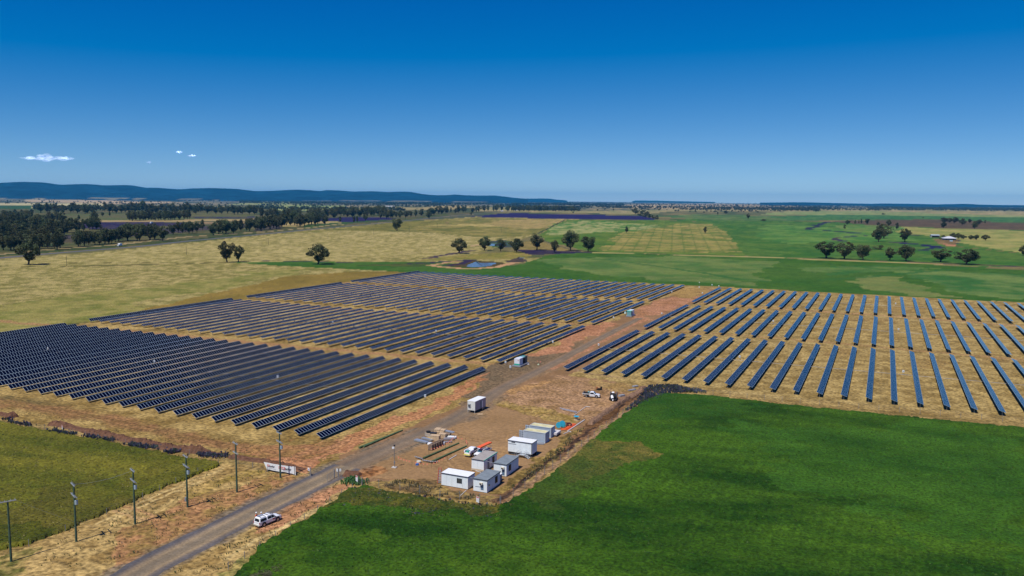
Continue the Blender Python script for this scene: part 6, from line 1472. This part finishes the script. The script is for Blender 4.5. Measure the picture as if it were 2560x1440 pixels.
def woods(name, label, specs, seed):
    rs = np.random.RandomState(seed); cl = []
    for (xa, xb, ya, yb, n, hh, thr, wl) in specs:
        k = 0; tries = 0
        while k < n and tries < n*12:
            tries += 1
            px, py = rs.uniform(xa, xb), rs.uniform(ya, yb)
            py += (px-1280)*.00926
            p = at(px, py)
            if fbm(np.array([p.x/wl]), np.array([p.y/wl]), seed, 3)[0] < thr: continue
            k += 1; h = hh*rs.uniform(.7, 1.25)
            cl.append(((p.x, p.y, h*.52), h*.5))
    # few, large leaf masses per crown
    vs = []; cs = []
    for c, r in cl:
        n = 16; d = rs.normal(size=(n, 3)); d /= np.linalg.norm(d, axis=1)[:, None]
        p = np.array(c)+d*r*rs.uniform(.3, .9, n)[:, None]*np.array([1.15, 1.15, .9]); p[:, 2] = np.maximum(p[:, 2], r*.25)
        a = rs.normal(size=(n, 3)); a /= np.linalg.norm(a, axis=1)[:, None]; b = np.cross(a, rs.normal(size=(n, 3))); b /= np.linalg.norm(b, axis=1)[:, None]
        s = r*.42
        vs.append(np.stack([p-a*s, p-b*s*.8, p+a*s, p+b*s*.8], 1).reshape(-1, 3))
        k = rs.uniform(.7, 1.3)*rs.uniform(.8, 1.25, n); cs.append(np.repeat(np.stack([.034*k, .046*k, .026*k], 1), 4, 0))
    V = np.concatenate(vs).astype(np.float32); C_ = np.concatenate(cs); nq = len(V)//4
    me = bpy.data.meshes.new(name); me.vertices.add(len(V)); me.vertices.foreach_set('co', V.ravel())
    me.loops.add(len(V)); me.loops.foreach_set('vertex_index', np.arange(len(V), dtype=np.int32))
    me.polygons.add(nq); me.polygons.foreach_set('loop_start', (np.arange(nq)*4).astype(np.int32)); me.update(calc_edges=True)
    setcol(me, C_); me.materials.append(LEAF); o = bpy.data.objects.new(name, me); COL.objects.link(o)
    return tag(o, label, None, None, 'stuff')
Y0 = 499
woods('distant_woodland', 'dark far woods in broken bands below the blue hills', [
    (-150, 1300, Y0+4, Y0+7.5, 2600, 17, -.2, 700), (-150, 660, Y0+7.5, Y0+12, 420, 16, .1, 300), (-150, 400, Y0+13, Y0+24, 110, 14, .1, 160), (85, 640, Y0+30, Y0+38, 420, 17, -.6, 200), (640, 1010, Y0+27, Y0+32, 260, 16, -.4, 200), (600, 1300, Y0+8, Y0+16, 2600, 17, -.15, 330),
    (640, 1300, Y0+16, Y0+22, 260, 14, .2, 160), (300, 900, Y0+14, Y0+26, 150, 14, .15, 120)], 3)
woods('distant_woodland', 'scattered far trees and strips across the pale plain right of centre', [
    (1280, 1560, Y0+4, Y0+14, 1500, 18, -.15, 400), (1280, 1450, Y0+17, Y0+28, 700, 15, -.5, 200), (1560, 2150, Y0+2, Y0+12, 900, 18, .0, 300), (1450, 2100, Y0+15, Y0+20, 620, 17, -.15, 200),
    (1560, 2050, Y0+8, Y0+24, 300, 12, -.1, 120), (1700, 2050, Y0+20, Y0+22.5, 240, 13, -.1, 90), (1480, 1900, Y0+24, Y0+28, 34, 12, -.3, 60)], 5)
woods('distant_woodland', 'broad dark wood along the right horizon behind the green paddocks', [
    (2170, 2760, Y0+6, Y0+18.5, 2600, 15, -.5, 200), (1900, 2250, Y0+4, Y0+14, 700, 14, .0, 200), (1930, 2200, Y0+14, Y0+20, 240, 14, .0, 120)], 9)

# the haze of a hot clear day
hb = MB(); hb.box((0, 0, 169), (62000, 62000, 340))
hm = bpy.data.materials.new('haze'); hm.use_nodes = True; t = hm.node_tree; t.nodes.clear()
pv = t.nodes.new('ShaderNodeVolumePrincipled'); ou = t.nodes.new('ShaderNodeOutputMaterial')
pv.inputs['Color'].default_value = (.04, .50, 1, 1); pv.inputs['Density'].default_value = HAZE; pv.inputs['Anisotropy'].default_value = 0
t.links.new(pv.outputs[0], ou.inputs['Volume'])
tag(hb.build('haze', hm), 'thin blue haze in the air over the whole plain', None, None, 'stuff')

def cloud(px, py, wpx, hpx, label, seed, dens):
    d = 32000; c = ray(px, py, d); k = d/FPX
    o = thing('cloud', label, 'cloud', c, YAW, 'small clouds low in the left sky')
    rs = np.random.RandomState(seed); mb = bpy.data.meshes.new('vapour'); import bmesh
    bm = bmesh.new(); n = 26
    for i in range(n):
        u = rs.uniform(-1, 1); hh = (1-abs(u)**1.6)
        m = Matrix.Translation((u*wpx*k*.46, rs.uniform(-.2, .2)*wpx*k, rs.uniform(-.5, .6)*hpx*k*.5*hh)) @ Matrix.Diagonal((wpx*k*rs.uniform(.05, .12), wpx*k*.12, hpx*k*rs.uniform(.12, .28)*(hh+.2), 1))
        bmesh.ops.create_icosphere(bm, subdivisions=2, radius=1, matrix=m)
    for v in bm.verts:
        a = np.array([v.co.x/180.0]); b = np.array([v.co.z/120.0+v.co.y/300.0]); v.co *= 1+.03*float(fbm(a, b, seed)[0])
    bm.to_mesh(mb); bm.free()
    m = bpy.data.materials.new('cloud vapour'); m.use_nodes = True; t = m.node_tree; t.nodes.clear()
    df = t.nodes.new('ShaderNodeBsdfDiffuse'); df.inputs[0].default_value = (.86, .94, 1, 1); tl = t.nodes.new('ShaderNodeBsdfTranslucent'); tl.inputs[0].default_value = (.86, .94, 1, 1); ad = t.nodes.new('ShaderNodeAddShader'); t.links.new(df.outputs[0], ad.inputs[0]); t.links.new(tl.outputs[0], ad.inputs[1]); tr_ = t.nodes.new('ShaderNodeBsdfTransparent'); mx = t.nodes.new('ShaderNodeMixShader'); mx.inputs[0].default_value = dens; u_ = t.nodes.new('ShaderNodeOutputMaterial')
    t.links.new(tr_.outputs[0], mx.inputs[1]); t.links.new(ad.outputs[0], mx.inputs[2]); t.links.new(mx.outputs[0], u_.inputs['Surface']); mb.materials.append(m)
    mb.polygons.foreach_set('use_smooth', [True]*len(mb.polygons))
    q = bpy.data.objects.new('vapour', mb); COL.objects.link(q); q.parent = o
cloud(118, 396, 92, 18, 'largest flat white cloud low over the left hills', 1, .11)
cloud(168, 396, 34, 9, 'wispy small cloud just right of the largest cloud', 2, .07)
cloud(72, 398, 22, 5, 'faint thin wisp left of the largest cloud', 6, .04)
cloud(448, 380, 15, 8, 'left one of the two little puffs of cloud', 3, .14)
cloud(480, 389.5, 19, 7, 'right one of the two little puffs of cloud', 4, .14)
cloud(373, 406, 12, 7, 'faintest little cloud left of the two puffs', 5, .05)

SC.cycles.transparent_max_bounces = 24
